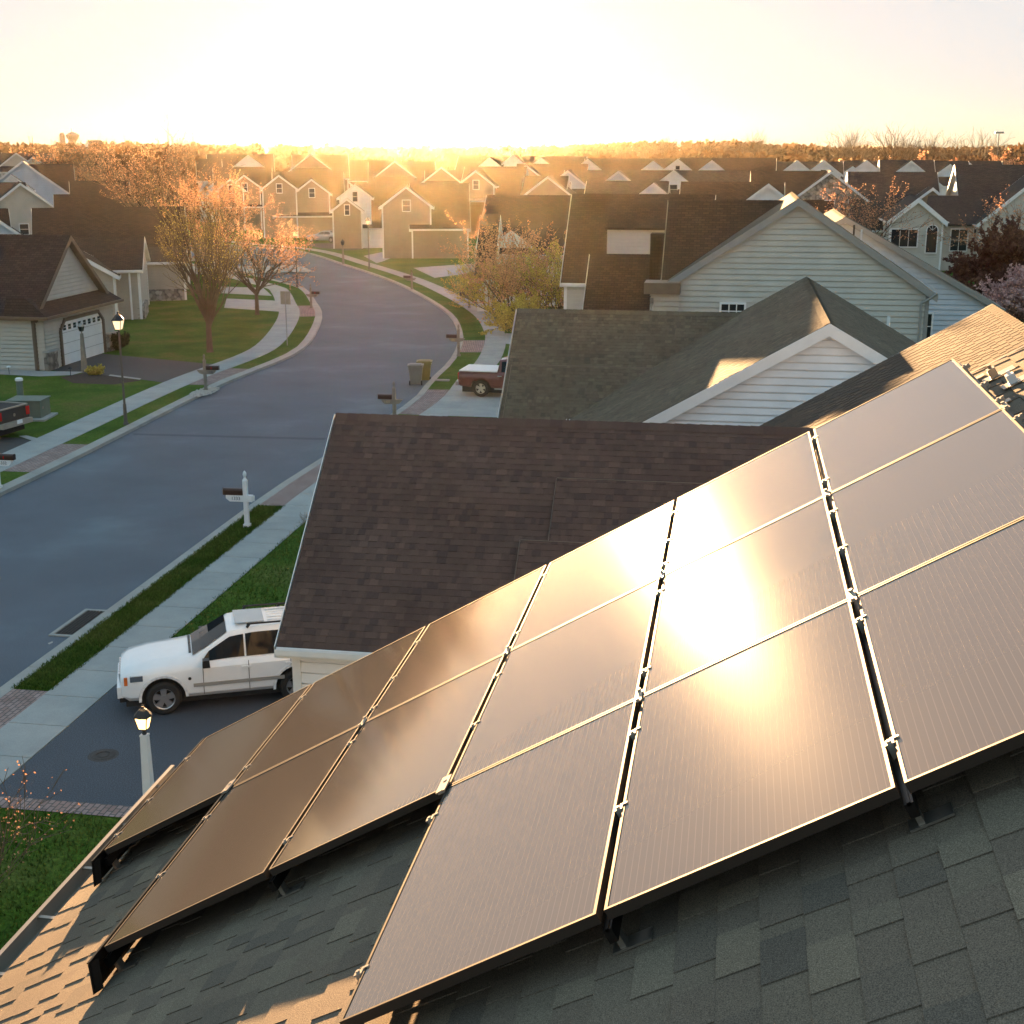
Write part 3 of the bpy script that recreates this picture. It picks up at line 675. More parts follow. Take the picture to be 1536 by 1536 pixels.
for i, (kk, jj) in enumerate(((6.28, .35), (6.33, .72), (6.33, 1.55), (6.3, 1.75), (-.12, 1.35))):
    b = empty("flashing_foot", (0, 0, 0), 0, ["metal flashing foot beside the top panel's far end", "second metal foot down the top edge of the array", "metal foot by the first splice of the top rail", "metal foot just below the first splice of the top rail", "metal flashing foot on the shingles under the lowest panel's near corner"][i], "bracket", "metal feet holding the array")
    b.matrix_world = Matrix.Translation(onroof(kk, jj, .016)) @ Matrix((PU, PR, PN)).transposed().to_4x4()
    mb = MB(); mb.box((0, 0, .004), (.2, .11, .006)); mb.build("flashing", M_alu, b)
    mb = MB(); mb.box((-.03, 0, .035), (.05, .06, .055)); mb.tube((-.03, 0, .06), (-.03, 0, .085), .012, n=6); mb.build("foot", M_white if i % 2 else M_alu, b)
# ================================================================== NEIGHBOURING HOUSES
def H_(label, x, y, name="house", group=None): return empty(name, (x, y, 0), 0, label, "house", group)
class At:                                    # builds parts in world space, then re-seats them under the root
    def __init__(s, root): s.r = root; s.b = set(bpy.data.objects)
    def done(s):
        for o in list(bpy.data.objects):
            if o not in s.b and o.parent is None and o is not s.r: o.parent = s.r
        for o in s.r.children: o.matrix_parent_inverse = Matrix.Translation(s.r.location).inverted()
def raised(root, xa, xb, ya, yb_, P, hw, zr, oe, lift, mat, th=.16, seed=3):
    # a second roof layer on the camera-facing slope: ya..yb_ metres down the slope from the ridge
    pass
def slope_pt(px, py, ridge_y, ridge_z, tanp):   # line of sight onto the camera-facing slope of an X-running ridge
    d = ray(px, py); # z = ridge_z - tanp*(ridge_y - y)
    t = (ridge_z-tanp*ridge_y-H)/(d.z-tanp*d.y); return Vector((d.x*t, d.y*t, H+d.z*t))
def layer(root, corners, mat, lift, tanp, seed, name="roof"):
    (xa, s0), (xb, s1) = corners             # y range s0 (lower) .. s1 (upper) at given z
    pass
# --- first neighbour: garage wing whose ridge runs to the street
h1 = H_("nearest neighbour's house with a broad brown shingle roof and white gutter", -3, 26)
TP = .825; h1y, h1z = 26.75, 6.34
block(h1, (-7.85, h1y), (1, 0), 11.0, 3.95, h1z-.16-TP*3.95, h1z-.16, roof=M_roof1, wall=S_white, trim=M_trim, geo=True, faces=(1, 0), og=.22)
def slab(root, a, b, y0, y1, lift, seed, ry, rz, mat):       # raised patch of roof: x a..b, y0 lower edge .. y1 upper edge
    z = lambda y: rz-TP*(ry-y); s = Vector((0, cos(atan2(TP, 1)), sin(atan2(TP, 1)))); n = Vector((0, -s.z, s.y))
    o = Vector((a, y0, z(y0)))+n*lift; S = (y1-y0)/s.y; mb = MB(); shingles(mb, o, (1, 0, 0), s, b-a, S, seed=seed)
    q = [o, o+s*S, o+s*S-n*lift, o-n*lift]; mb.poly(q[::-1]); e = Vector((b-a, 0, 0)); t_ = [o+s*S, o+s*S+e, o+s*S+e-n*lift, o+s*S-n*lift]; mb.poly(t_[::-1])
    r = mb.build("roof", mat, root)
    mb = MB(); mb.box(o+s*S/2+Vector((-.012, 0, 0))+n*(.004-lift/2), (.012, S, lift+.005), ax=(Vector((1, 0, 0)), s, n)); mb.box(o+s*(S+.005)+e/2+n*.006, (b-a, .018, .012), ax=(Vector((1, 0, 0)), s, n)); mb.build("metal_edge", M_trimb, r)
p = slope_pt(836, 722, h1y, h1z, TP); q = slope_pt(782, 818, h1y, h1z, TP); q2 = slope_pt(777, 865, h1y, h1z, TP)
slab(h1, p.x, 2.6, q.y-1.5, p.y, .10, 11, h1y, h1z, M_roof1); slab(h1, q.x, 2.6, 22.9, q.y, .17, 12, h1y, h1z, M_roof1)
ab = Gb(1488, 457, 31.55)
block(h1, (ab.x, 26.5), (0, 1), 4.85, 6.0, ab.z-.16-.587*6.0, ab.z-.16, roof=M_roof5, wall=S_white, geo=True, faces=(0, 1), og=.2)
# --- second neighbour
h2 = H_("second neighbour's house with olive brown shingle wing and pale white siding gable", 0, 48)
h2y, h2z = 47.4, 6.18
block(h2, (-7.35, h2y), (1, 0), 8.0, 4.1, h2z-.16-TP*4.1, h2z-.16, roof=M_roof2, wall=S_beige, geo=True, faces=(1, 0), og=.2)
p = slope_pt(900, 553, h2y, h2z, TP); slab(h2, -7.4, .9, 42.6, p.y, .09, 21, h2y, h2z, M_roof2)
q1 = Gb(1245, 485, 34.9)
block(h2, (q1.x, 35.15), (0, 1), 12.4, 7.2, q1.z-.16-.577*7.2, q1.z-.16, expo=.2, roof=M_roof2, wall=S_white, geo=True, near_trim=.32, og=.25)
mb = MB(); mb.tube((5.6, 45.0, 4.2), (5.6, 45.0, 4.75), .05, n=8); mb.tube((5.6, 45.0, 4.28), (5.6, 45.0, 4.34), .16, .09, n=10)
vp = mb.build("vent_pipe", M_white, h2)
# --- third neighbour, two storeys, big beige gable
h3 = H_("two storey house with a big beige siding gable and grey rake boards", 2, 64)
g3y = 61.5; apex = Gb(1196, 297, g3y); eL = Gb(985, 430, g3y); eR = Gb(1403, 443, g3y)
hw3 = (eR.x-eL.x)/2-.25; zr3 = apex.z-.16; tp3 = (apex.z-(eL.z+eR.z)/2)/((eR.x-eL.x)/2); cx3 = (eL.x+eR.x)/2
block(h3, (cx3, g3y+.25), (0, 1), 8.0, hw3, zr3-tp3*hw3, zr3, roof=M_roof2, wall=S_grey, trim=M_trimg, near_trim=.34, expo=.25, og=.25, gutter=False)
wl3 = Gb(1003, 300, 67.0); wr3 = Gb(1190, 301, 67.0)
block(h3, (wl3.x+.2, 67.0), (1, 0), wr3.x-wl3.x, 4.3, wl3.z-.16-.80*4.3, wl3.z-.16, roof=M_roof3, wall=S_tan, trim=M_trimg, geo=False, og=.2)
# stone-clad corner at its left and downspout at its right
mb = MB(); c = Gb(996, 460, g3y-.3); 
lap(mb, [(0, 0), (1.25, 0), (1.25, 5.35), (0, 5.35)], (c.x-.6, g3y-.35, 0), (1, 0, 0), (0, -1, 0)); lap(mb, [(0, 0), (2.5, 0), (2.5, 5.35), (0, 5.35)], (c.x-.6, g3y-.35, 0), (0, 1, 0), (-1, 0, 0))
mb.build("bay", S_tan, h3)
mb = MB(); mb.box((c.x-.1, g3y+.2, 5.62), (1.6, 1.5, .5)); mb.build("eave_return", M_trimb, h3)
mb = MB(); mb.box((c.x-.55, g3y-.36, 2.6), (.16, .12, 5.2)); mb.build("stone_corner", M_stone, h3)
def downspout(root, x, y, ztop, mat, s=1):
    mb = MB(); mb.tube((x+.1*s, y-.2, ztop+.35), (x-.15*s, y-.15, ztop+.12), .06, n=8); mb.tube((x-.15*s, y-.15, ztop+.12), (x-.5*s, y-.08, ztop-.1), .06, n=8); mb.tube((x-.5*s, y-.08, ztop-.1), (x-.5*s, y-.06, .2), .06, n=8)
    return mb.build("downspout", mat, root, smooth=True)
downspout(h3, eR.x-.05, g3y+.1, eR.z-.25, M_trimg)
w = Gb(1099, 464, g3y); win(h3, (w.x, g3y+.02+.2, w.z-.1), (0, -1, 0), 1.0, .62, (3, 2), M_white)
downspout(h3, Gb(1015, 450, g3y).x, g3y+.15, 5.3, M_trim)
mb = MB(); q = Gb(1333, 480, g3y-1.5); mb.tube((q.x, q.y, q.z-.6), (q.x, q.y, q.z+.15), .07, n=8); mb.build("vent_pipe", M_white, h2)
# --- fourth: bluish gable to the right behind
h4 = H_("house with a long pale blue siding gable behind the big beige gable", 7, 77)
a4 = Gb(1268, 325, 73.5); r4 = Gb(1503, 461, 73.5); hw4 = r4.x-a4.x-.2; tp4 = (a4.z-r4.z)/(r4.x-a4.x); zr4 = a4.z-.16
block(h4, (a4.x, 73.7), (0, 1), 9.0, hw4, zr4-tp4*hw4, zr4, roof=M_roof2, wall=S_blue, trim=M_trimg, near_trim=.32, expo=.27, gutter=False)
w = Gb(1388, 490, 73.5); win(h4, (w.x, 73.7, w.z), (0, -1, 0), .6, 1.3, (1, 2), M_white)
for i, (px, py) in enumerate(((1281, 345), (1292, 352))):
    q = Gb(px, py, 70); mb = MB(); mb.tube((q.x, q.y, q.z-.3), (q.x, q.y, q.z+.25), .045, n=8); mb.build("vent_pipe", M_black if i == 0 else M_white, h3)
# --- fifth: brown roofs left of the beige house
h5 = H_("house with stacked brown roofs and a pale shed dormer, left of the beige gable", -7, 79)
yy = 73.; a = Gb(885, 381, yy); b = Gb(1062, 382, yy); block(h5, (a.x+.2, yy), (1, 0), b.x-a.x, 4.2, a.z-.16-.85*4.2, a.z-.16, roof=M_roof3, wall=S_beige, og=.2)
yy = 81.; a = Gb(858, 291, yy); b = Gb(1010, 292, yy); t_ = .95; block(h5, (a.x+.2, yy), (1, 0), b.x-a.x+2, 4.6, a.z-.16-t_*4.6, a.z-.16, roof=M_roof3, wall=S_grey, og=.2)
d0 = Gb(911, 341, 77.2); d1 = Gb(996, 381, 77.2)
mb = MB(); lap(mb, [(0, 0), (d1.x-d0.x, 0), (d1.x-d0.x, d0.z-d1.z+.4), (0, d0.z-d1.z+.4)], (d0.x, 77.2, d1.z-.4), (1, 0, 0), (0, -1, 0), .2); mb.build("dormer_wall", S_grey, h5)
mb = MB(); mb.poly([(d0.x-.1, 77.0, d0.z), (d1.x+.1, 77.0, d0.z), (d1.x+.1, 80.0, d0.z+1.6), (d0.x-.1, 80.0, d0.z+1.6)], [(0, 0), (4, 0), (4, 3), (0, 3)]); mb.poly([(d0.x-.1, 77.0, d0.z), (d0.x-.1, 77.0, d0.z-.12), (d1.x+.1, 77.0, d0.z-.12), (d1.x+.1, 77.0, d0.z)]); mb.build("dormer_roof", M_roof3, h5)
q = Gb(986, 400, 71.5); mb = MB(); mb.box((q.x, 71.7, 4.6), (.75, 1.2, 5.6)); mb.build("chimney", M_roof3, h5)
w = Gb(860, 350, 81); win(h5, (Gb(858, 291, yy).x+.17, yy, 5.6), (-1, 0, 0), 1.2, 2.0, (2, 2), M_white)
# ------------------------------------------------------------------ generic distant houses placed by ridge line
def plane_pt(px, py, M, d):                # line of sight onto the upright plane through M along d
    q = ray(px, py); n = Vector((-d.y, d.x)); t = (M.x*n.x+M.y*n.y)/(q.x*n.x+q.y*n.y); return Vector((q.x*t, q.y*t, H+q.z*t))
def far(label, L, R, y, roof, wall, hw=4.4, tp=.75, yaw=None, gable=None, root=None, laps=False, trim=M_trim, og=.25):
    """ridge seen from pixel L to pixel R at distance y; houses left of the bend are turned with the street
    gable = cross gables facing the street side [(px, py, halfwidth, depth before ridge, wall)]"""
    M = Gb((L[0]+R[0])/2, (L[1]+R[1])/2, y)
    if yaw is None: yaw = atan2(-M.x, M.y)*(1 if (L[0]+R[0])/2 < 690 else 0)
    d = Vector((cos(yaw), sin(yaw))); n = Vector((-d.y, d.x))
    a = plane_pt(*L, M, d); b = plane_pt(*R, M, d); z = (a.z+b.z)/2
    r = root or H_(label, M.x, M.y)
    with_ = At(r)
    block(r, (a.x, a.y), d, (Vector((b.x, b.y))-Vector((a.x, a.y))).length, hw, max(z-.16-tp*hw, .4), z-.16, roof=roof, wall=wall, laps=laps, trim=trim, og=og, near_trim=.3)
    for (px, py, ghw, dep, gw) in (gable or ()):
        g = plane_pt(px, py, Vector((M.x, M.y))-n*dep, d); block(r, (g.x, g.y), n, max(dep+1.0, 1.5), ghw, max(g.z-.16-.75*ghw, .4), g.z-.16, roof=roof, wall=gw or wall, laps=laps, near_trim=.28, og=.3, gutter=False)
        nn = (-n.x, -n.y, 0)
        if ghw >= 1.7: win(r, (g.x, g.y, g.z-ghw*.75-.1), nn, min(.9, ghw*.3), 1.1, (1, 2), M_white)
        if ghw >= 4.0:
            for s_ in (-1, 1): win(r, (g.x+d.x*s_*ghw*.45, g.y+d.y*s_*ghw*.45, 1.7), nn, 1.4, 1.4, (2, 2), M_white)
    with_.done()
    return r
for hh in (h1, h2, h3, h4, h5):
    for o in hh.children: o.matrix_parent_inverse = Matrix.Translation(hh.location).inverted()
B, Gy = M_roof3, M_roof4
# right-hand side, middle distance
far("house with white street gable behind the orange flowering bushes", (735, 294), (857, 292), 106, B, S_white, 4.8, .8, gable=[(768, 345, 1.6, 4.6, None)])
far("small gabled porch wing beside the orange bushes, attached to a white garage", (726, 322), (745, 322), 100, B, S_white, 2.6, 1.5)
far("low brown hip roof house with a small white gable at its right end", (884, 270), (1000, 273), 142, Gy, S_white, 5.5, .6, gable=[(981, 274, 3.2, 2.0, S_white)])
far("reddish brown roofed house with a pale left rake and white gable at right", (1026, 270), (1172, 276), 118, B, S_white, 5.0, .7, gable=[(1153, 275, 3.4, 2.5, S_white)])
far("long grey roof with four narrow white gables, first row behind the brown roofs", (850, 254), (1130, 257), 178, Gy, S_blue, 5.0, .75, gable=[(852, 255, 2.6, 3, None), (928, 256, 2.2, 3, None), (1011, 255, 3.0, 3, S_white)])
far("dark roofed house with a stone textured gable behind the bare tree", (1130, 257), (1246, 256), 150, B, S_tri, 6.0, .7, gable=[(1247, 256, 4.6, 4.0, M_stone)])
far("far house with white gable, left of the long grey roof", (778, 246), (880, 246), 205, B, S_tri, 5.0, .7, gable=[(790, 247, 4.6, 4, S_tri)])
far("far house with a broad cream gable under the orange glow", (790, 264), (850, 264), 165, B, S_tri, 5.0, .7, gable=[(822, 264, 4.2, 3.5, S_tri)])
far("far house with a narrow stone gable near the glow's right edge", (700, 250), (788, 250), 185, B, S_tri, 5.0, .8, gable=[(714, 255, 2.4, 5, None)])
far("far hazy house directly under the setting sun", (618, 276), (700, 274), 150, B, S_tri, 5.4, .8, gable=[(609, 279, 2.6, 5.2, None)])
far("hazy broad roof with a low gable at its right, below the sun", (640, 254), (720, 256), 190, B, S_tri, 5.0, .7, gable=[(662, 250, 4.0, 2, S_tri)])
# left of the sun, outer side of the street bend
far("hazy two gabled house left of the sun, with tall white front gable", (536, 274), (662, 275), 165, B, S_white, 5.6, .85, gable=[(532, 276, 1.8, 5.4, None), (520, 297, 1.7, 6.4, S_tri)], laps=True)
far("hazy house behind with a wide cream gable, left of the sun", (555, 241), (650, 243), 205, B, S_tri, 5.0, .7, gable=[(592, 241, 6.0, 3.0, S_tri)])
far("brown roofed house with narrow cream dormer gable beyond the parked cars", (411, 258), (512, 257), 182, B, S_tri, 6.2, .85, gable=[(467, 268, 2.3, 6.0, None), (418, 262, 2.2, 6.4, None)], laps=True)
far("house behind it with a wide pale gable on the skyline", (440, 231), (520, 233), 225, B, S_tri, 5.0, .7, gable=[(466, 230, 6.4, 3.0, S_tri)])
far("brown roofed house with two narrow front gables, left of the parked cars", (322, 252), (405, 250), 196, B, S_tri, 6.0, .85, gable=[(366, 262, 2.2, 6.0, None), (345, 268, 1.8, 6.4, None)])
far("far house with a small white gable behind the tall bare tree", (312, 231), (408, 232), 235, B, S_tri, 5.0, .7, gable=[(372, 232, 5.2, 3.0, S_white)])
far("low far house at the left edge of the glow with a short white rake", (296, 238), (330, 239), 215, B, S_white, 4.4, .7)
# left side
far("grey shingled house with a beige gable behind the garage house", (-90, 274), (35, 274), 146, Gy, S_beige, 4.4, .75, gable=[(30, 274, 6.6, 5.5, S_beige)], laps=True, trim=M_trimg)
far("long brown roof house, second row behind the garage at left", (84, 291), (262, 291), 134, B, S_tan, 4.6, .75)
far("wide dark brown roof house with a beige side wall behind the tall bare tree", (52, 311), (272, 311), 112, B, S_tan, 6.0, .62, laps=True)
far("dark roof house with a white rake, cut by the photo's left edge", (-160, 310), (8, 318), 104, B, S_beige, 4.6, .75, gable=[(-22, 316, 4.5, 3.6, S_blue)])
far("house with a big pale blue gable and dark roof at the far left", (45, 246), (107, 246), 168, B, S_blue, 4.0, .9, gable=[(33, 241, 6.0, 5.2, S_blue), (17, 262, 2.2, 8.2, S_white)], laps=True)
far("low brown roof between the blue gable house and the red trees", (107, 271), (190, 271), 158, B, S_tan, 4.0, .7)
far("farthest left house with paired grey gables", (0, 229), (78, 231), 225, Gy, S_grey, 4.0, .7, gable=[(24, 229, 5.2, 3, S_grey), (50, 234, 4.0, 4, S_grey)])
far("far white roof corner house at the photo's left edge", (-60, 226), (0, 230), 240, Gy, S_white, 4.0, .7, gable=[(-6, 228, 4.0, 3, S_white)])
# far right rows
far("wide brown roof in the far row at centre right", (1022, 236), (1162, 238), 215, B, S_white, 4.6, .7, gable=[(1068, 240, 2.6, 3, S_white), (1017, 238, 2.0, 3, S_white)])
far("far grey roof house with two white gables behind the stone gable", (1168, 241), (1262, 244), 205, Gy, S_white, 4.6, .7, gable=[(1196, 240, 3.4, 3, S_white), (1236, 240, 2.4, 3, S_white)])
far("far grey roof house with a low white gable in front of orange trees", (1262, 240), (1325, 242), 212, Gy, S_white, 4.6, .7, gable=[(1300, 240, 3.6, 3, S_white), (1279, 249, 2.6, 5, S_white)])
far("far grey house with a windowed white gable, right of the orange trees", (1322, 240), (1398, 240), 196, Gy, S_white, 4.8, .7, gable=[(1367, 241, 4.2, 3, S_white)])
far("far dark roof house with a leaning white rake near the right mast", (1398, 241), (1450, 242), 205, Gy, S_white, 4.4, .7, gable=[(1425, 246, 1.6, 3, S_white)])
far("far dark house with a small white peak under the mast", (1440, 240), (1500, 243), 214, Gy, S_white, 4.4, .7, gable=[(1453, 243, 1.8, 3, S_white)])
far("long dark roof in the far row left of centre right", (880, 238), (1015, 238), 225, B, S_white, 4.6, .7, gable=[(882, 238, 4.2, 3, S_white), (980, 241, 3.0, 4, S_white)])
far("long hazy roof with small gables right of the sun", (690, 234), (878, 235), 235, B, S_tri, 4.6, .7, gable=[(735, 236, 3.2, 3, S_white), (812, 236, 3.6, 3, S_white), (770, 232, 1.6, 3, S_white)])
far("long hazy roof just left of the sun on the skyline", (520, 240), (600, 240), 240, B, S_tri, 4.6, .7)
# --- the white bay-window house on the right
hb = H_("pale siding house with arched window bay and triple window beside a small spruce", 28, 148)
yb_ = 136.; A_ = At(hb)
a = Gb(1378, 296, yb_); r = Gb(1418, 338, yb_); block(hb, (a.x, yb_), (0, 1), 7, r.x-a.x-.2, a.z-.16-.8*(r.x-a.x-.2), a.z-.16, roof=Gy, wall=S_grey, near_trim=.5, og=.4)
ym = yb_+2.0; l = Gb(1405, 337, ym); rr = Gb(1536, 337, ym); zt = l.z
mb = MB(); lap(mb, [(0, 0), (rr.x-l.x+4, 0), (rr.x-l.x+4, zt), (0, zt)], (l.x, ym, 0), (1, 0, 0), (0, -1, 0)); mb.build("wall", S_grey)
ymr = ym+3.5; m0 = Gb(1392, 293, ymr); m1 = Gb(1472, 292, ymr)
mb = MB(); e0 = Gb(1400, 338, ym-.4); e1 = Gb(1480, 338, ym-.4); P = [(e0.x-1, ym-.4, zt+.05), (e1.x, ym-.4, zt+.05), (m1.x, ymr, m0.z), (m0.x, ymr, m0.z)]; mb.poly(P, [(0, 0), (9, 0), (9, 5), (0, 5)]); mb.box(((e0.x+e1.x)/2-.2, ym-.42, zt), (e1.x-e0.x, .1, .16)); mb.build("roof", Gy)
yk = ymr+5; a1 = Gb(1345, 247, yk); a2 = Gb(1560, 245, yk); block(hb, (a1.x+6, yk), (1, 0), a2.x-a1.x, 8.0, a1.z-.16-.72*8, a1.z-.16, roof=Gy, wall=S_grey, laps=False)
g = Gb(1560, 262, ym-1.5); gl = Gb(1466, 335, ym-1.5); block(hb, (g.x, ym-1.5), (0, 1), 6, g.x-gl.x-.2, g.z-.16-(g.z-gl.z)/(g.x-gl.x)*(g.x-gl.x-.2), g.z-.16, roof=Gy, wall=S_grey, near_trim=.4)
g = Gb(1399, 281, ymr+1.2); block(hb, (g.x, ymr+1.2), (0, 1), 3, 1.4, g.z-1.25, g.z-.16, roof=Gy, wall=S_tri, near_trim=.3, gutter=False)
w = Gb(1356, 357, yb_); win(hb, (w.x, yb_-.02, w.z), (0, -1, 0), 2.4, 1.6, (3, 1), M_white)
w = Gb(1397, 362, yb_); win(hb, (w.x, yb_-.02, w.z), (0, -1, 0), .95, 2.1, (1, 1), M_white, arch=True)
w = Gb(1438, 360, ym); win(hb, (w.x, ym-.02, w.z), (0, -1, 0), 1.5, 2.0, (2, 2), M_white)
w = Gb(1467, 350, ym); win(hb, (w.x, ym-.02, w.z), (0, -1, 0), .8, .8, (1, 1), M_white)
A_.done()
far("dark roof house joined left of the white bay window house", (1275, 258), (1402, 258), 150, Gy, S_tan, 8.0, .66)
# --- garage house on the left
ha = H_("house with white garage door, stone piers and brown roof across the street", -43, 72)
A_ = At(ha)
fx = G(72, 556).x; y0_, y1_ = G(66, 556).y, G(158, 523).y; yc = (y0_+y1_)/2; hwA = (y1_-y0_)/2+.1
er = Vector((fx-1.2, yc)); rz = H+ray(103, 353).z*(fx/ray(103, 353).x); 
dd = ray(103, 353); t_ = yc/dd.y; zrA = H+dd.z*t_; xr_ = dd.x*t_
zeA = Gb(60, 473, y0_).z+.1; zrA = max(zrA, 6.0)
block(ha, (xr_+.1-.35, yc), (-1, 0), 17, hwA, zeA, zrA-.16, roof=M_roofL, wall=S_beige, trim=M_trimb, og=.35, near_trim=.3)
# lower front: garage wall standing proud, with pent roof
mb = MB(); lap(mb, [(y0_, 0), (y1_, 0), (y1_, zeA-.1), (y0_, zeA-.1)], (fx, 0, 0), (0, 1, 0), (1, 0, 0), .2)
for yy in (y0_, y1_): lap(mb, [(0, 0), (xr_-fx if xr_ > fx else fx-xr_+1, 0), (fx-xr_+1, zeA-.1), (0, zeA-.1)], (fx, yy, 0), (-1, 0, 0), (0, -1 if yy == y0_ else 1, 0), .2)
mb.build("garage_wall", S_beige)
mb = MB(); o = .45; A1 = Vector((fx+o, y0_-o, zeA-.15)); A2 = Vector((fx+o, y1_+o, zeA-.15)); A3 = Vector((fx-.9, y1_, zeA+.75)); A4 = Vector((fx-.9, y0_, zeA+.75))
mb.poly([A1, A2, A3, A4], [(0, 0), (10, 0), (10, 1.5), (0, 1.5)]); mb.poly([A1-Vector((0, 0, .14)), A4-Vector((0, 0, .6)), A3-Vector((0, 0, .6)), A2-Vector((0, 0, .14))])
B1 = Vector((fx-2, y0_-o, zeA-.15)); mb.poly([B1, A1, A4, Vector((fx-2, y0_, zeA+.75))], [(0, 0), (2, 0), (2, 1), (0, 1)]); B2 = Vector((fx-2, y1_+o, zeA-.15)); mb.poly([A2, B2, Vector((fx-2, y1_, zeA+.75)), A3], [(0, 0), (2, 0), (2, 1), (0, 1)])
mb.build("pent_roof", M_roofL)
mb = MB(); mb.box((fx+o+.03, yc, zeA-.22), (.1, y1_-y0_+2*o+.1, .15)); mb.box((fx-.8, y0_-o-.03, zeA-.22), (2.5, .1, .15)); mb.build("gutter", M_trimb)
gx = fx-.9
mb = MB(); zb_ = zeA+.7; zt_ = zrA-.55; k = (zt_-zb_); hwg = hwA*(zrA-zb_-.35)/(zrA-zeA)
lap(mb, [(yc-hwg, zb_), (yc+hwg, zb_), (yc, zt_)], (gx+.04, 0, 0), (0, 1, 0), (1, 0, 0), .2); mb.build("gable_wall", S_white)
mb = MB(); mb.box((gx+.08, yc-.1, zt_-1.05), (.05, .5, .95)); lv = mb.build("gable_vent", M_trimg)
mb = MB(); mb.box((gx+.115, yc-.1, zt_-1.05), (.03, .36, .8)); v_ = mb.build("louvre", M_trim); v_.parent = lv
# garage door with clipped top corners
dw, dh = 2.45, 2.35; dyc = yc+.1
mb = MB(); z = KZ
rows = 4
for i in range(rows):
    z0_, z1_ = KZ+dh*i/rows, KZ+dh*(i+1)/rows
    c_ = .45 if i == rows-1 else 0
    P = [(fx+.045, dyc-dw, z0_+.012), (fx+.045, dyc+dw, z0_+.012), (fx+.045, dyc+dw, z1_-.012-c_), (fx+.045, dyc+dw-c_, z1_-.012), (fx+.045, dyc-dw+c_, z1_-.012), (fx+.045, dyc-dw, z1_-.012-c_)]
    mb.poly(P if c_ else P[:3]+[P[5]])
gd = mb.build("garage_door", M_white)
mb = MB(); mb.poly([(fx+.034, dyc-dw-.02, KZ), (fx+.034, dyc+dw+.02, KZ), (fx+.034, dyc+dw+.02, KZ+dh-.4), (fx+.034, dyc+dw-.4, KZ+dh+.02), (fx+.034, dyc-dw+.4, KZ+dh+.02), (fx+.034, dyc-dw-.02, KZ+dh-.4)]); o_ = mb.build("door_gap", M_trimg); o_.parent = gd
mb = MB()
for i in range(8):
    for yy in (-.085, .085):
        for zz in (-.075, .075): mb.box((fx+.05, dyc-dw+.38+i*(2*dw-.76)/7+yy, KZ+dh*.875-.02+zz), (.02, .15, .13))
o_ = mb.build("pane", M_glass); o_.parent = gd
mb = MB(); mb.box((fx+.06, dyc, KZ+.9), (.04, .12, .05)); o_ = mb.build("handle", M_black); o_.parent = gd
mb = MB()
for s in (-1, 1):
    mb.box((fx+.07, dyc+s*(dw+.12), (KZ+dh-.35)/2), (.1, .2, dh-.3)); mb.tube((fx+.07, dyc+s*(dw+.1), dh-.25), (fx+.07, dyc+s*(dw-.42), dh+.22), .09, n=4)
mb.box((fx+.07, dyc, dh+.24), (.1, 2*dw-.7, .16)); mb.build("door_trim", M_trimb)
for s, yy in ((0, y0_+.42), (1, y1_-.55)):
    mb = MB(); mb.box((fx+.04, yy, .55), (.26, 1.1, 1.1)); o_ = mb.build("stone_pier", M_stone); mb = MB(); mb.box((fx+.06, yy, 1.14), (.36, 1.2, .08)); c_ = mb.build("cap", M_conc); c_.parent = o_
mb = MB(); mb.lathe([(.02, 0), (.09, -.06), (.1, -.14)], (fx+.2, dyc, dh+.75), 10); mb.tube((fx+.03, dyc, dh+.8), (fx+.2, dyc, dh+.77), .02, n=6); mb.box((fx+.04, dyc, dh+.8), (.04, .3, .1)); mb.build("wall_lamp", M_black)
A_.done()
# --- house behind it
hc = H_("brown roofed house with tan siding, stone base and downspout behind the garage house", -45, 92)
A_ = At(hc)
yw = radians(21); dB = Vector((cos(yw), sin(yw))); nB = Vector((-dB.y, dB.x)); cr = G(210, 479)
R_ = plane_pt(214, 355, Vector((cr.x, cr.y))+nB*4.8, dB); ze_ = plane_pt(215, 405, cr, dB).z
block(hc, (R_.x-dB.x*.15, R_.y-dB.y*.15), -dB, 13, 4.7, ze_, R_.z-.16, roof=B, wall=S_tan, trim=M_trim, og=.25)
ds = MB(); c_ = Vector((cr.x, cr.y, 0))-Vector((dB.x, dB.y, 0))*.5-Vector((nB.x, nB.y, 0))*.08; ds.tube(c_+Vector((0, 0, .1)), c_+Vector((0, 0, ze_-.2)), .07, n=8); ds.build("downspout", M_white, hc)
eC = Vector((cr.x, cr.y, 0))+Vector((nB.x, nB.y, 0))*2.3+Vector((dB.x, dB.y, 0))*.02; win(hc, (eC.x, eC.y, 1.9), (dB.x, dB.y, 0), .9, 1.6, (1, 2), M_white)
mb = MB(); q_ = eC+Vector((dB.x, dB.y, 0))*.1; mb.box((q_.x, q_.y, .5), (.5, 4.4, 1.0), yw); mb.build("stone_base", M_stone)
g_ = plane_pt(116, 379, Vector((cr.x, cr.y))-nB*.9, dB); block(hc, (g_.x, g_.y), (nB.x, nB.y), 2.4, 2.3, g_.z-.16-.6*2.3, g_.z-.16, roof=B, wall=S_tan, near_trim=.3, gutter=False)
A_.done()
hd = H_("tan sided house end with a stone base seen left of the tall bare tree", -52, 108)
A_ = At(hd); c0 = G(273, 450); yw = radians(24); dB = Vector((cos(yw), sin(yw))); nB = Vector((-dB.y, dB.x)); R_ = plane_pt(273, 372, Vector((c0.x, c0.y))+nB*4.2, dB); z_ = plane_pt(272, 394, c0, dB).z
block(hd, (R_.x, R_.y), -dB, 7.5, 4.2, z_, max(R_.z-.16, z_+.8), roof=B, wall=S_tan, trim=M_trim)
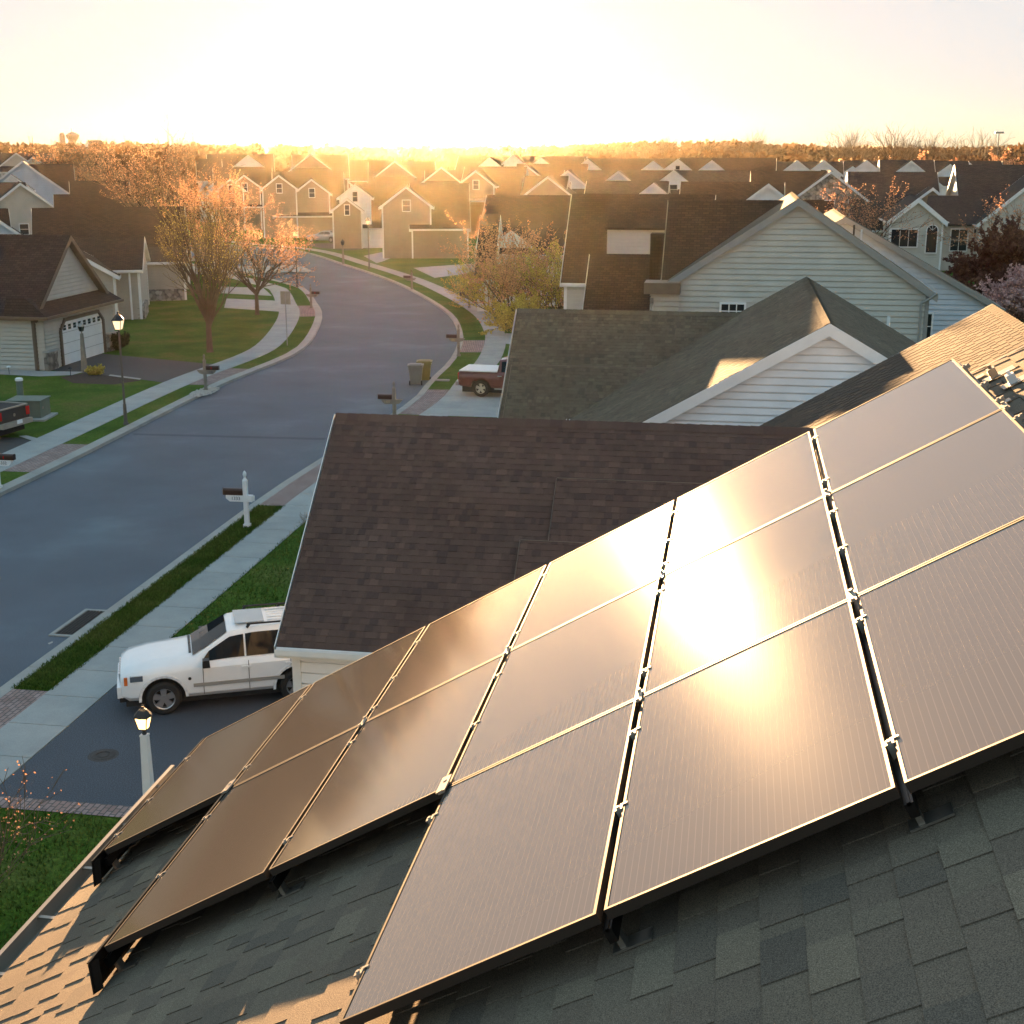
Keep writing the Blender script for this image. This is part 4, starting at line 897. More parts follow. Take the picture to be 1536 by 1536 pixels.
mb = MB(); q_ = Vector((c0.x, c0.y, 0))-Vector((dB.x, dB.y, 0))*3.7+Vector((nB.x, nB.y, 0))*4.1; mb.box((q_.x, q_.y, .5), (7.8, 8.7, 1.0), yw); mb.build("stone_base", M_stone)
A_.done()
# ================================================================== vehicles
def car(name, label, cat, kind, paintm, loc, rz, group=None):
    root = empty(name, loc, rz, label, cat, group)
    # stations: x (front +), w half width, zb sill, zs shoulder, zt top, gw top half width, cabin(0/1)
    if kind == 'suv':
        L = [(2.34, .62, .42, .74, .80, .5), (2.30, .78, .36, .84, .93, .6), (2.15, .88, .33, .92, 1.02, .66), (1.75, .93, .33, .98, 1.10, .68), (1.1, .94, .33, 1.02, 1.15, .70), (.78, .94, .33, 1.04, 1.19, .70),
             (.45, .94, .33, 1.05, 1.40, .66), (.02, .94, .33, 1.06, 1.66, .60), (-.5, .94, .33, 1.06, 1.72, .60), (-1.2, .94, .33, 1.07, 1.72, .60), (-1.75, .94, .33, 1.08, 1.69, .58), (-2.12, .92, .36, 1.08, 1.50, .60), (-2.28, .88, .42, 1.0, 1.12, .62), (-2.32, .8, .46, .9, .96, .6)]
        wb = (1.45, -1.33); wr = .37; glass = [(.62, .02-.28, 1), (-.30, -1.12, 1), (-1.2, -1.95, 1)]; ws = (.80, .05); rw = (-2.18, -1.82)
    elif kind == 'sedan':
        L = [(2.3, .55, .34, .6, .66, .4), (2.22, .74, .26, .68, .76, .5), (1.9, .86, .24, .76, .86, .6), (1.3, .89, .22, .84, .94, .62), (.85, .9, .22, .87, .99, .62), (.3, .9, .22, .9, 1.32, .55), (-.2, .9, .22, .91, 1.42, .52), (-.8, .9, .22, .92, 1.4, .52), (-1.3, .89, .24, .93, 1.2, .56), (-1.65, .88, .26, .93, 1.03, .6), (-2.1, .82, .3, .88, .96, .56), (-2.25, .7, .36, .74, .8, .5)]
        wb = (1.4, -1.3); wr = .32; glass = [(.55, -.25, 1), (-.3, -1.1, 1)]; ws = (.85, .15); rw = (-1.55, -.95)
    else:  # pickup
        L = [(2.85, .8, .5, .95, 1.02, .6), (2.75, .92, .42, 1.06, 1.14, .7), (2.3, .97, .42, 1.12, 1.22, .74), (1.5, .98, .42, 1.14, 1.27, .74), (1.2, .98, .42, 1.15, 1.34, .72), (.6, .98, .42, 1.16, 1.78, .64), (.1, .98, .42, 1.16, 1.86, .64), (-.6, .98, .42, 1.16, 1.84, .64), (-.85, .98, .42, 1.16, 1.80, .66), (-.93, .98, .42, 1.16, 1.23, .9), (-1.2, .98, .46, 1.16, 1.22, .92), (-2.3, .98, .46, 1.16, 1.22, .92), (-2.78, .97, .5, 1.15, 1.22, .92), (-2.84, .96, .56, 1.1, 1.2, .9)]
        wb = (1.95, -1.75); wr = .41; glass = [(.95, .15, 1), (.0, -.75, 1)]; ws = (1.28, .55); rw = None
    def ring(s):
        x, w, zb, zs, zt, gw = s; cabin = zt-zs > .25
        if cabin: h = [(0, zb), (w-.12, zb), (w-.02, zb+.1), (w, zb+.35), (w-.01, zs-.08), (w-.06, zs), (w-.11, zs+.03), (w-.11-(w-.11-gw)*.5, zs+(zt-zs)*.5), (gw+.05, zt-.1), (gw-.02, zt-.03), (gw*.6, zt), (0, zt+.015)]
        else: h = [(0, zb), (w-.12, zb), (w-.02, zb+.1), (w, zb+(zs-zb)*.5), (w-.01, zs-.08), (w-.04, zs-.02), (w-.09, zs+(zt-zs)*.3), (w-.14, zs+(zt-zs)*.5), (gw+.06, zt-.05), (gw-.02, zt-.01), (gw*.6, zt+.01), (0, zt+.015)]
        return [(x, y, z) for y, z in h]+[(x, -y, z) for y, z in h[-2:0:-1]]
    def lerp(a, b, t): return tuple(p+(q-p)*t for p, q in zip(a, b))
    LL = []
    for i in range(len(L)-1):
        n = 3 if abs(L[i+1][0]-L[i][0]) > .2 else 1
        for k in range(n): LL.append(lerp(L[i], L[i+1], k/n))
    LL.append(L[-1]); R = [ring(s) for s in LL]; mb = MB(); n = len(R[0])
    for i in range(len(R)-1):
        for k in range(n): mb.poly([R[i][k], R[i][(k+1) % n], R[i+1][(k+1) % n], R[i+1][k]], [(0, 0)]*4)
    mb.poly(R[0][::-1], [(0, 0)]*n); mb.poly(R[-1], [(0, 0)]*n)
    body = mb.build("body", paintm, root, merge=True)
    # wheel arches cut with cylinders
    cut = MB()
    for x in wb:
        for s in (-1, 1):
            y = s*.98; cut.tube((x, y-.42*s, wr+.02), (x, y+.25*s, wr+.02), wr+.085, n=28)
    c = cut.build("cut", M_dark, None, merge=True); c.location = (0, 0, 0)
    bo = bpy.data.objects.new("tmp", body.data); col.objects.link(bo); m = bo.modifiers.new("b", 'BOOLEAN'); m.object = c; m.operation = 'DIFFERENCE'; m.solver = 'EXACT'
    bpy.context.view_layer.update(); dg = bpy.context.evaluated_depsgraph_get(); me = bpy.data.meshes.new_from_object(bo.evaluated_get(dg)); body.data = me
    me.materials.clear(); me.materials.append(paintm)
    bpy.data.objects.remove(bo); bpy.data.objects.remove(c); me.shade_smooth(); me.set_sharp_from_angle(angle=radians(30))
    # liners
    mb = MB(); mb.box((0, 0, .45), (max(l[0] for l in L)*1.9, 1.5, .5)); mb.build("underbody", M_dark, root)
    def side(x, s, f):                            # point on the greenhouse side, f 0 belt .. 1 top
        i = max(k for k in range(len(LL)) if LL[k][0] >= x-1e-6); i = min(i, len(LL)-2); t = (LL[i][0]-x)/max(LL[i][0]-LL[i+1][0], 1e-6); q = ring(lerp(LL[i], LL[i+1], max(0, min(1, t))))
        a, b = Vector(q[6]), Vector(q[8]); p = a.lerp(b, f) if f <= .5 else Vector(q[7]).lerp(b, (f-.5)*2)
        if f <= .5: p = a.lerp(Vector(q[7]), f*2)
        p.y = (p.y+.012)*s; return p
    for (xa, xb, _) in glass:
        for s in (-1, 1):
            mb = MB(); N = 6; top = .95; pts0 = []; pts1 = []
            for k in range(N+1):
                x = xa+(xb-xa)*k/N; pts0.append(side(x, s, .06))
                xt = x
                if xa == glass[0][0] and k < 4: xt = x  # slanted A pillar: limit height near the front
                zmax = side(xt, s, top); pts1.append(zmax)
            for k in range(N):
                P = [pts0[k], pts0[k+1], pts1[k+1], pts1[k]]
                if xa == glass[0][0] and kind != 'x' and k == 0: P[3] = pts0[0]
                mb.poly(P if s > 0 else P[::-1])
            mb.build("window", M_cglass, root)
    def toppt(x, f, dz=.012):
        i = max(k for k in range(len(LL)) if LL[k][0] >= x-1e-6); i = min(i, len(LL)-2); t = (LL[i][0]-x)/max(LL[i][0]-LL[i+1][0], 1e-6); q = ring(lerp(LL[i], LL[i+1], max(0, min(1, t))))
        a = Vector(q[11]); b = Vector(q[9]); p = a.lerp(b, abs(f)); p.y *= (1 if f >= 0 else -1); return p+Vector((0, 0, dz))
    def topglass(x0, x1, nm):
        mb = MB(); N = 4; F = (-.98, -.6, 0, .6, .98)
        for k in range(N):
            for j in range(4):
                xa, xb = x0+(x1-x0)*k/N, x0+(x1-x0)*(k+1)/N
                P = [toppt(xa, F[j]), toppt(xa, F[j+1]), toppt(xb, F[j+1]), toppt(xb, F[j])]
                off = Vector((.012 if x0 > 0 else -.012, 0, .004)); P = [p+off for p in P]
                mb.poly(P if x0 < x1 else P)
        return mb.build(nm, M_cglass, root, smooth=True)
    topglass(ws[0], ws[1]+.02, "windscreen")
    if rw: topglass(rw[0], rw[1], "rear_window")
    for x in wb:
        for s in (-1, 1):
            w_ = empty("wheel", (x, s*.82, wr)); w_.parent = root
            mb = MB(); h = .12; mb.lathe([(wr*.6, -h), (wr*.86, -h), (wr*.97, -h*.75), (wr, -h*.4), (wr, h*.4), (wr*.97, h*.75), (wr*.86, h), (wr*.62, h)], n=32, axis='Y'); mb.build("tyre", M_dark, w_, smooth=True)
            mb = MB(); rr = wr*.64; o = s*h*.75
            mb.lathe([(rr, -h), (rr, h), (rr*.9, h*.9), (rr*.88, -h)], n=32, axis='Y')
            for k in range(5):
                a = 2*pi*k/5+.3; p = Vector((cos(a), 0, sin(a))); q = Vector((-sin(a), 0, cos(a)))
                P = [p*.06+q*.05+Vector((0, o, 0)), p*rr*.95+q*.075+Vector((0, o*1.05, 0)), p*rr*.95-q*.075+Vector((0, o*1.05, 0)), p*.06-q*.05+Vector((0, o, 0))]
                mb.poly(P); Q = [v-Vector((0, s*.04, 0)) for v in P]
                for e in range(4): mb.poly([P[e], P[(e+1) % 4], Q[(e+1) % 4], Q[e]])
            mb.tube((0, o-.04*s, 0), (0, o+.02*s, 0), .075, n=14); mb.build("rim", M_rim, w_)
            mb = MB(); mb.tube((0, -h*.5, 0), (0, h*.2, 0), rr*.9, n=20); mb.build("brake_disc", M_black, w_)
    return root, L, side
def addbox(root, nm, mat, boxes, rz=0):
    mb = MB()
    for c, d in boxes: mb.box(c, d)
    return mb.build(nm, mat, root)
# white SUV in the near drive, nose to the street
fw_ = G(248, 1074); rw_ = G(447, 1054); d = (rw_-fw_).normalized(); ang = atan2(-d.y, -d.x); side_ = Vector((-d.y, d.x, 0))
if side_.y < 0: side_ = -side_
mid = (fw_+rw_)/2+side_*.93; mid -= Vector((cos(ang), sin(ang), 0))*(.06); mid.z = KZ+.016
suv, L, sd = car("suv", "white SUV with roof rails parked nose to the street in the near driveway", "car", 'suv', P_white, mid, ang)
for s in (-1, 1):
    mb = MB(); mb.box((1.98-.0, s*.885, .86), (.26, .07, .12)); mb.build("headlight", M_chrome, suv)
    mb = MB(); mb.box((2.2, s*.845, .80), (.07, .05, .17)); mb.build("indicator_light", M_amber, suv)
    mb = MB(); mb.box((-2.2, s*.84, 1.0), (.1, .1, .3)); mb.build("tail_light", M_redlens, suv)
    mb = MB(); mb.box((.55, s*1.02, 1.12), (.16, .2, .16), taper=.85); mb.tube((.55, s*.9, 1.07), (.55, s*1.0, 1.09), .03); mb.build("side_mirror", M_black, suv)
    mb = MB(); mb.tube((-.35, s*.60, 1.76), (-1.9, s*.58, 1.75), .022, n=8)
    for x in (-.35, -1.1, -1.9): mb.tube((x-.0, s*.60, 1.68), (x-.06, s*.60, 1.765), .03, n=6)
    mb.build("roof_rail", M_black, suv)
    mb = MB(); mb.box((-.12, s*.945, .62), (1.9, .025, .075)); mb.build("side_moulding", M_trimg, suv)
    for x in (-.28, -1.2): mb = MB(); mb.box((x, s*.945, .93), (.2, .03, .04)); mb.build("door_handle", P_white, suv)
    mb = MB()
    for x in (.62, -.33, -1.22): mb.box((x, s*.9395, .74), (.012, .01, .66))
    mb.build("door_seam", M_dark, suv)
    for x in wb_ if False else (1.45, -1.33):
        mb = MB()
        for k in range(14):
            a0, a1 = pi*k/14-.08, pi*(k+1)/14+.0; r0, r1 = .455, .51
            q = [Vector((x+cos(t)*r, s*.955, .39+sin(t)*r)) for t, r in ((a0, r0), (a1, r0), (a1, r1), (a0, r1))]; mb.poly(q if s < 0 else q[::-1]); mb.poly([v-Vector((0, s*.04, 0)) for v in q]); mb.poly([q[0], q[1], q[1]-Vector((0, s*.05, 0)), q[0]-Vector((0, s*.05, 0))]); mb.poly([q[3], q[2], q[2]-Vector((0, s*.03, 0)), q[3]-Vector((0, s*.03, 0))])
        mb.build("wheel_arch", P_white, suv)
addbox(suv, "front_bumper", P_white, [((2.28, 0, .52), (.22, 1.5, .24))]); addbox(suv, "rear_bumper", P_white, [((-2.3, 0, .56), (.16, 1.6, .24))]); addbox(suv, "lower_bumper", M_black, [((2.2, 0, .36), (.3, 1.5, .1))])
addbox(suv, "grille", M_chrome, [((2.32, -.45+.15*k, .76), (.05, .09, .2)) for k in range(7)])
addbox(suv, "sunroof", plain("tinted_sunroof", (.42, .47, .5), .15, var=.05), [((-.42, 0, 1.738), (.62, .86, .012))]); addbox(suv, "roof_ribs", P_white, [((-1.25, -.36+.18*k, 1.742), (.9, .035, .014)) for k in range(5)])
addbox(suv, "wiper", M_black, [((.86, .25, 1.2), (.05, .5, .02)), ((.86, -.3, 1.2), (.05, .5, .02))])
mb = MB(); mb.tube((.9, .952, .78), (.9, .957, .78), .035, n=14); mb.tube((.9, -.952, .78), (.9, -.957, .78), .035, n=14); mb.build("badge", M_black, suv)
# maroon pickup in the second drive
w_ = G(722, 597); pk_loc = Vector((w_.x+1.75, w_.y+.95, KZ+.016))
pk, L, sd = car("pickup_truck", "maroon pickup with white bed cover, half hidden by the olive roof", "pickup truck", 'pickup', P_red, pk_loc, radians(-4))
addbox(pk, "bed_cover", M_white, [((-1.88, 0, 1.245), (1.86, 1.84, .05))]); addbox(pk, "bumper", M_chrome, [((-2.92, 0, .62), (.16, 1.8, .2))]); addbox(pk, "tow_hitch", M_black, [((-2.95, 0, .48), (.2, .5, .1))])
for s in (-1, 1):
    addbox(pk, "tail_light", M_redlens, [((-2.84, s*.88, .98), (.06, .12, .34))]); addbox(pk, "running_board", M_chrome, [((-.1, s*.98, .44), (1.9, .1, .05))])
    for x in (.0, ): addbox(pk, "door_handle", M_chrome, [((-.05, s*.99, 1.05), (.2, .03, .035)), ((-.8, s*.99, 1.05), (.2, .03, .035))])
# dark pickup at the left edge: rear corner with open bed
tl = G(8, 657); dk = Vector((-1, .12, 0)); pl = G(-30, 662)
t2, L, sd = car("pickup_truck", "dark brown pickup with red tail light, cut by the photo's left edge", "pickup truck", 'pickup', P_dark, (G(22, 662).x-2.75, G(22, 662).y+1.15, KZ+.016), radians(173), )
t2.location.x -= .35
addbox(t2, "bed", M_dark, [((-1.88, 0, 1.236), (1.7, 1.6, .02))]); addbox(t2, "bed_rail", M_gutter, [((-1.88, s*.9, 1.25), (1.85, .1, .05)) for s in (-1, 1)]+[((-2.78, 0, 1.25), (.08, 1.7, .05))])
for s in (-1, 1): addbox(t2, "tail_light", M_redlens, [((-2.82, s*.86, 1.0), (.1, .2, .34)), ((-2.75, s*.965, 1.0), (.16, .03, .3))])
addbox(t2, "bumper", M_gutter, [((-2.93, 0, .6), (.18, 1.85, .2))]); addbox(t2, "number_plate", M_white, [((-3.03, -.1, .66), (.02, .32, .16))]); mb = MB(); mb.tube((-2.865, 0, .95), (-2.875, 0, .95), .07, n=16); mb.build("badge", M_alu, t2)
t2.rotation_euler.z = radians(186-180)+0; 
t2.rotation_euler.z = radians(170)
# far cars
for i, (px, py, kind, pm, rz, lab, cat) in enumerate([(487, 363, 'sedan', P_blue, 172, "hazy blue silver car parked in a drive beyond the bend", "car"), (425, 350, 'suv', P_white, 175, "white car parked in the far drive left of the blue car", "car"),
        (402, 335, 'suv', P_blue, 172, "farthest pale car parked behind the white one", "car")]):
    g = G(px, py); car("parked_car", lab, cat, kind, pm, (g.x, g.y, KZ+.02), radians(rz), "cars parked beyond the bend")
# ================================================================== mailboxes
def text(txt, size, mat, root, M, name="house_number"):
    cu = bpy.data.curves.new(name, 'FONT'); cu.body = txt; cu.size = size; cu.extrude = .003; cu.align_x = 'CENTER'; cu.align_y = 'CENTER'
    o = bpy.data.objects.new("tmp", cu); col.objects.link(o); dg = bpy.context.evaluated_depsgraph_get(); me = bpy.data.meshes.new_from_object(o.evaluated_get(dg)); bpy.data.objects.remove(o)
    me.materials.clear(); me.materials.append(mat); q = bpy.data.objects.new(name, me); col.objects.link(q); q.parent = root; q.matrix_local = M; return q
M_wpost = plain("painted_post", (.74, .75, .76), .5, var=.08); M_gpost = plain("weathered_post", (.24, .21, .17), .8, var=.25); M_mbox = plain("mailbox_brown", (.06, .028, .018), .3, .2, var=.15); M_num = plain("number_paint", (.05, .06, .09), .6, var=.1); M_gold = plain("gold_number", (.5, .4, .2), .4, .4, var=.1)
def mailbox(px, py, num, label, post, rz, numm, s=1.0, style=0):
    g = G(px, py); r = empty("mailbox", (g.x, g.y, KZ), rz, label, "mailbox", "mailboxes along the kerb")
    mb = MB(); mb.box((0, 0, .75*s), (.135, .135, 1.5*s)); mb.box((0, 0, .05), (.2, .2, .1)); mb.lathe([(.0955, 0), (.001+.03, .09), (.02, .1)], (0, 0, 1.5*s), 4); mb.build("post", post, r)
    mb = MB(); mb.lathe([(.02, 0), (.035, .02), (.03, .04), (.055, .09), (.06, .13), (.045, .19), (.0, .25)], (0, 0, 1.58*s), 14); mb.build("finial", post, r, smooth=True)
    arm = MB(); z = .93*s
    prof = [(-.62, .1), (.22, .1), (.22, -.1), (-.5, -.1), (-.62, .0)] if not style else [(-.55, .1), (.38, .1), (.25, -.06), (.1, -.1), (-.4, -.1), (-.52, 0)]
    for s_ in (-1, 1):
        P = [(x, s_*.085, z+zz) for x, zz in prof]; arm.poly(P if s_ > 0 else P[::-1])
    for i in range(len(prof)):
        a, b = prof[i], prof[(i+1) % len(prof)]; arm.poly([(a[0], -.085, z+a[1]), (b[0], -.085, z+b[1]), (b[0], .085, z+b[1]), (a[0], .085, z+a[1])])
    arm.box((.25 if not style else .2, 0, z), (.05, .1, .16)); arm.build("arm", post, r)
    mb = MB(); n = 10; w = .09; h = .14; x0, x1 = -.70, -.08; zb = z+.11
    pr = [(-w, 0), (w, 0), (w, h)]+[(w*cos(pi*k/n), h+w*.75*sin(pi*k/n)) for k in range(1, n)]+[(-w, h)]
    for i in range(len(pr)): a, b = pr[i], pr[(i+1) % len(pr)]; mb.poly([(x0, a[0], zb+a[1]), (x0, b[0], zb+b[1]), (x1, b[0], zb+b[1]), (x1, a[0], zb+a[1])])
    mb.poly([(x0, a, zb+b) for a, b in pr]); mb.poly([(x1, a, zb+b) for a, b in pr][::-1]); bx = mb.build("box", M_mbox, r)
    mb = MB(); mb.poly([(x0-.012, a*1.05, zb+b*1.04) for a, b in pr]); mb.box((x0-.03, 0, zb+.2), (.03, .03, .02)); d_ = mb.build("door", M_mbox, r)
    mb = MB(); mb.box((-.35, w+.012, zb+.1), (.03, .012, .1)); mb.build("flag", M_redlens, r)
    for s_ in (-1, 1):
        M = Matrix.Translation((-.30, s_*.089, z)) @ Matrix.Rotation(0 if s_ < 0 else pi, 4, 'Z') @ Matrix.Rotation(pi/2, 4, 'X'); text(num, .15, numm, r, M)
    return r
mailbox(371, 790, "1333", "white post mailbox with number 1333 and pointed finial by the near kerb", M_wpost, radians(2), M_num)
mailbox(592, 634, "1337", "grey wooden mailbox with number 1337 just beyond the nearest neighbour's ridge", M_gpost, radians(2), M_gold, 1.0, 1)
mailbox(688, 534, "1341", "grey wooden mailbox at the inner bend of the kerb, before the maroon pickup's drive", M_gpost, radians(0), M_gold, 1.0, 1)
mailbox(309, 586, "1336", "grey wooden mailbox standing in white stones across the street", M_gpost, radians(180+6), M_num, 1.0, 1)
mailbox(-2, 732, "1332", "white mailbox with oval 1332 sign, cut by the photo's left edge", M_wpost, radians(180), M_num)
mailbox(467, 462, "1340", "small far mailbox at the left kerb where the road bends", M_gpost, radians(180), M_num, 1.0, 1)
mailbox(704, 462, "1345", "small far mailbox beside the right walk at the foot of the orange bushes", M_gpost, 0, M_num, .9, 1)
mailbox(618, 434, "1349", "thin far mailbox post on the verge along the outer bend", M_gpost, 0, M_num, .9, 1)
# white stones round the mailbox across the street
g = G(304, 588); rnd = random.Random(3); mb = MB()
for i in range(260):
    a, rr = rnd.uniform(0, 2*pi), rnd.random()**.5; c = Vector((g.x+.1+cos(a)*rr*.55, g.y+sin(a)*rr*1.3, KZ+.03)); s = rnd.uniform(.05, .11)
    mb.box(c, (s, s*rnd.uniform(.6, 1), s*.6), rnd.uniform(0, 3), rnd.uniform(.8, 1.1), .6)
prop(mb.build("white_stones", plain("pale_stone", (.5, .49, .46), .8, var=.3, sc=9)), "bed of white stones around the mailbox across the street", "stones", None, "stuff")
# ================================================================== lamps
def lantern(r, z, s, glass, mat=M_black):
    mb = MB(); mb.lathe([(.03, 0), (.045, .03), (.03, .06), (.06, .1), (.085, .12), (.0, .12)], (0, 0, z), 12); mb.build("holder", mat, r, smooth=True)
    zz = z+.12; w0, w1, h = .075*s, .125*s, .26*s
    P0 = [(x*w0, y*w0) for x, y in ((-1, -1), (1, -1), (1, 1), (-1, 1))]; P1 = [(x*w1, y*w1) for x, y in ((-1, -1), (1, -1), (1, 1), (-1, 1))]
    mb = MB()
    for i in range(4): j = (i+1) % 4; mb.poly([(*P0[i], zz), (*P0[j], zz), (*P1[j], zz+h), (*P1[i], zz+h)])
    mb.build("lamp_glass", glass, r)
    mb = MB()
    for i in range(4): mb.tube((P0[i][0]*1.05, P0[i][1]*1.05, zz-.01), (P1[i][0]*1.05, P1[i][1]*1.05, zz+h), .011*s, n=5)
    for i in range(4): j = (i+1) % 4; mb.tube((P1[i][0]*1.08, P1[i][1]*1.08, zz+h), (P1[j][0]*1.08, P1[j][1]*1.08, zz+h), .014*s, n=5)
    mb.build("cage", mat, r)
    mb = MB(); mb.lathe([(w1*1.5, h), (w1*1.38, h+.035*s), (w1*.7, h+.13*s), (.03*s, h+.17*s), (.02*s, h+.2*s), (.03*s, h+.22*s), (.0, h+.25*s)], (0, 0, zz), 8); mb.build("cap", mat, r)
g = G(229, 1262); lp = empty("lamp_post", (g.x, g.y, KZ), 0, "tapered white lamp post with a lit lantern at the corner of the near driveway", "lamp post")
zl = 1.98; mb = MB(); mb.box((0, 0, zl/2), (.19, .19, zl), taper=.62); mb.box((0, 0, zl+.01), (.13, .13, .03)); mb.build("post", M_wpost, lp); lantern(lp, zl+.02, .85, M_lamp)
li = bpy.data.lights.new("lamp_bulb", 'POINT'); li.energy = 6; li.color = (1, .62, .25); li.shadow_soft_size = .05; lo = bpy.data.objects.new("bulb", li); col.objects.link(lo); lo.parent = lp; lo.location = (0, 0, zl+.5)
def street_lamp(px, py, h, label, glass=M_lamp2):
    g = G(px, py); r = empty("street_lamp", (g.x, g.y, KZ), 0, label, "street lamp", "tall street lamps along the road")
    mb = MB(); mb.tube((0, 0, 0), (0, 0, .9), .085, .07, 12); mb.tube((0, 0, .9), (0, 0, h), .052, .042, 10); mb.lathe([(.11, 0), (.11, .08), (.08, .12)], n=12); mb.build("pole", plain("lamp_pole", (.10, .09, .075), .6, var=.1) if "lamp_pole" not in MATS else MATS["lamp_pole"], r)
    mb = MB(); mb.build; lantern(r, h, 1.5, glass); return r
MATS["lamp_pole"] = plain("lamp_pole", (.10, .09, .075), .6, var=.1)
street_lamp(189, 637, 4.0, "tall street lamp with glowing lantern on the left verge before the garage")
street_lamp(446, 431, 4.2, "thin hazy street lamp at the left kerb beside the orange tinted tree")
street_lamp(554, 404, 4.2, "thin hazy street lamp on the outer verge of the bend, beyond the road")
g = G(127, 556); r = empty("lamp_post", (g.x, g.y, KZ), 0, "dark brown tapered lamp post with small silver lantern before the white garage door", "lamp post")
mb = MB(); mb.box((0, 0, 1.0), (.26, .26, 2.0), taper=.5); mb.build("post", M_gpost, r); lantern(r, 2.0, 1.0, M_glass, M_alu)
g = G(515, 396); r = empty("lamp_post", (g.x, g.y, KZ), 0, "short far post lamp beside the outer bend drive", "lamp post"); mb = MB(); mb.box((0, 0, .9), (.2, .2, 1.8), taper=.6); mb.build("post", M_gpost, r); lantern(r, 1.8, 1.2, M_glass)
for i, (px, py, lab) in enumerate([(14, 562, "low path light beside the curved garden path at left"), (106, 564, "low path light at the path's end near the dark lamp post")]):
    g = G(px, py); r = empty("path_light", (g.x, g.y, KZ), 0, lab, "garden light", "garden path lights"); mb = MB(); mb.tube((0, 0, 0), (0, 0, .4), .015, n=6); mb.build("stem", M_black, r); mb = MB(); mb.lathe([(.12, 0), (.1, .05), (0, .08)], (0, 0, .4), 10); mb.build("hood", M_white if i == 0 else M_black, r)
# ================================================================== bins, sign, utility boxes
def bin_(px, py, label, mat, rz):
    g = G(px, py, 0); r = empty("wheelie_bin", (g.x, g.y, 0.004), rz, label, "wheelie bin", "wheelie bins in the gutter")
    mb = MB(); b, t, h = .24, .31, .98
    for s0, s1, z0, z1 in ((b, t, .06, h), ): 
        Q = [(-1, -1), (1, -1), (1, 1), (-1, 1)]; A = [(x*s0, y*s0*1.1, z0) for x, y in Q]; Bq = [(x*s1, y*s1*1.15, z1) for x, y in Q]
        for i in range(4): j = (i+1) % 4; mb.poly([A[i], A[j], Bq[j], Bq[i]])
        mb.poly(A[::-1]); mb.poly(Bq)
    for z in (h-.08,): mb.box((0, 0, z), (2*t+.03, 2*t*1.15+.03, .06))
    mb.build("body", mat, r)
    mb = MB(); mb.box((0, 0, h+.03), (2*t+.08, 2*t*1.15+.1, .05)); mb.box((0, 0, h+.07), (2*t-.04, 2*t*1.15-.04, .05), taper=.85); mb.tube((-t-.06, -.2, h), (-t-.06, .2, h), .02, n=6); mb.build("lid", mat, r)
    for s in (-1, 1): w = MB(); w.lathe([(0, -.03), (.12, -.03), (.12, .03), (0, .03)], (-.22, s*.3, .12), 14, axis='Y'); w.build("wheel", M_dark, r)
M_bing = plain("bin_grey", (.17, .18, .16), .45, var=.1); M_biny = plain("bin_olive", (.20, .17, .05), .5, var=.15)
bin_(624, 577, "grey wheelie bin with pale lid edge standing in the road by the kerb", M_bing, radians(100)); bin_(637, 571, "olive wheelie bin just behind the grey one in the gutter", M_biny, radians(100))
g = G(431, 518); r = empty("street_sign", (g.x, g.y, KZ), 0, "back of a blank square traffic sign on a thin pole beside the left walk", "sign")
mb = MB(); mb.tube((0, 0, 0), (0, 0, 3.2), .03, n=8); mb.build("pole", M_trimg, r); mb = MB(); mb.box((0, .04, 2.85), (.62, .012, .78)); mb.build("plate", plain("sign_back", (.33, .31, .26), .5, .4, var=.1), r)
M_util = plain("utility_green", (.13, .17, .14), .55, var=.12)
g = G(45, 626); r = empty("transformer_box", (g.x, g.y, KZ), radians(8), "green steel transformer box on a concrete pad beside the dark pickup", "utility box")
mb = MB(); mb.box((0, 0, .42), (1.45, 1.2, .8)); mb.build("cabinet", M_util, r); mb = MB(); mb.box((0, 0, .84), (1.55, 1.32, .05)); mb.build("lid", M_util, r); mb = MB(); mb.box((.1, -.1, .0), (1.8, 1.7, .16)); mb.build("pad", M_conc, r); mb = MB(); mb.box((.73, -.3, .5), (.02, .16, .1)); mb.build("lock", M_alu, r)
g = G(32, 606); r = empty("utility_pedestal", (g.x, g.y, KZ), 0, "round pale green utility pedestal behind the transformer box", "utility pedestal")
mb = MB(); mb.tube((0, 0, 0), (0, 0, 1.1), .16, .15, 16); mb.build("body", M_util, r); mb = MB(); mb.lathe([(.18, 0), (.18, .1), (.12, .14), (0, .15)], (0, 0, 1.1), 16); mb.build("cap", M_white, r)
g = G(664, 571); mb = MB(); mb.box((0, 0, .03), (.7, .3, .06)); o = mb.build("utility_cover", M_conc, loc=(g.x, g.y, KZ)); prop(o, "small pale concrete cover in the grass verge beside the bins", "utility cover")
# ================================================================== far left tower, silo, barn, mast
def gb0(px, y): d = ray(px, 300); return Vector((d.x*y/d.y, y, 0))
Y = 620; w = Gb(109, 206, Y); r = empty("water_tower", (w.x, Y, 0), 0, "distant hazy water tower with a wide bowl above the treeline", "water tower")
mb = MB(); z = w.z; s = Y/FPX*1.02; mb.lathe([(4*s, -40*s), (4*s, -10*s), (5*s, -4*s), (10*s, 3*s), (10*s, 6*s), (4*s, 9*s), (0, 10*s)], (0, 0, z-2*s), 20); mb.build("tank", plain("tower_steel", (.28, .24, .22), .7, var=.1), r, smooth=True); mb = MB(); mb.tube((0, 0, z+8*s), (0, 0, z+14*s), .3, n=6); mb.build("antenna", M_trimg, r)
w = Gb(93, 203, Y); r = empty("silo", (w.x, Y, 0), 0, "distant round topped silo left of the water tower", "silo"); mb = MB(); mb.lathe([(4.2*s, -w.z), (4.2*s, 0), (3.2*s, 3*s), (0, 4.4*s)], (0, 0, w.z), 18); mb.build("shaft", MATS["tower_steel"], r, smooth=True)
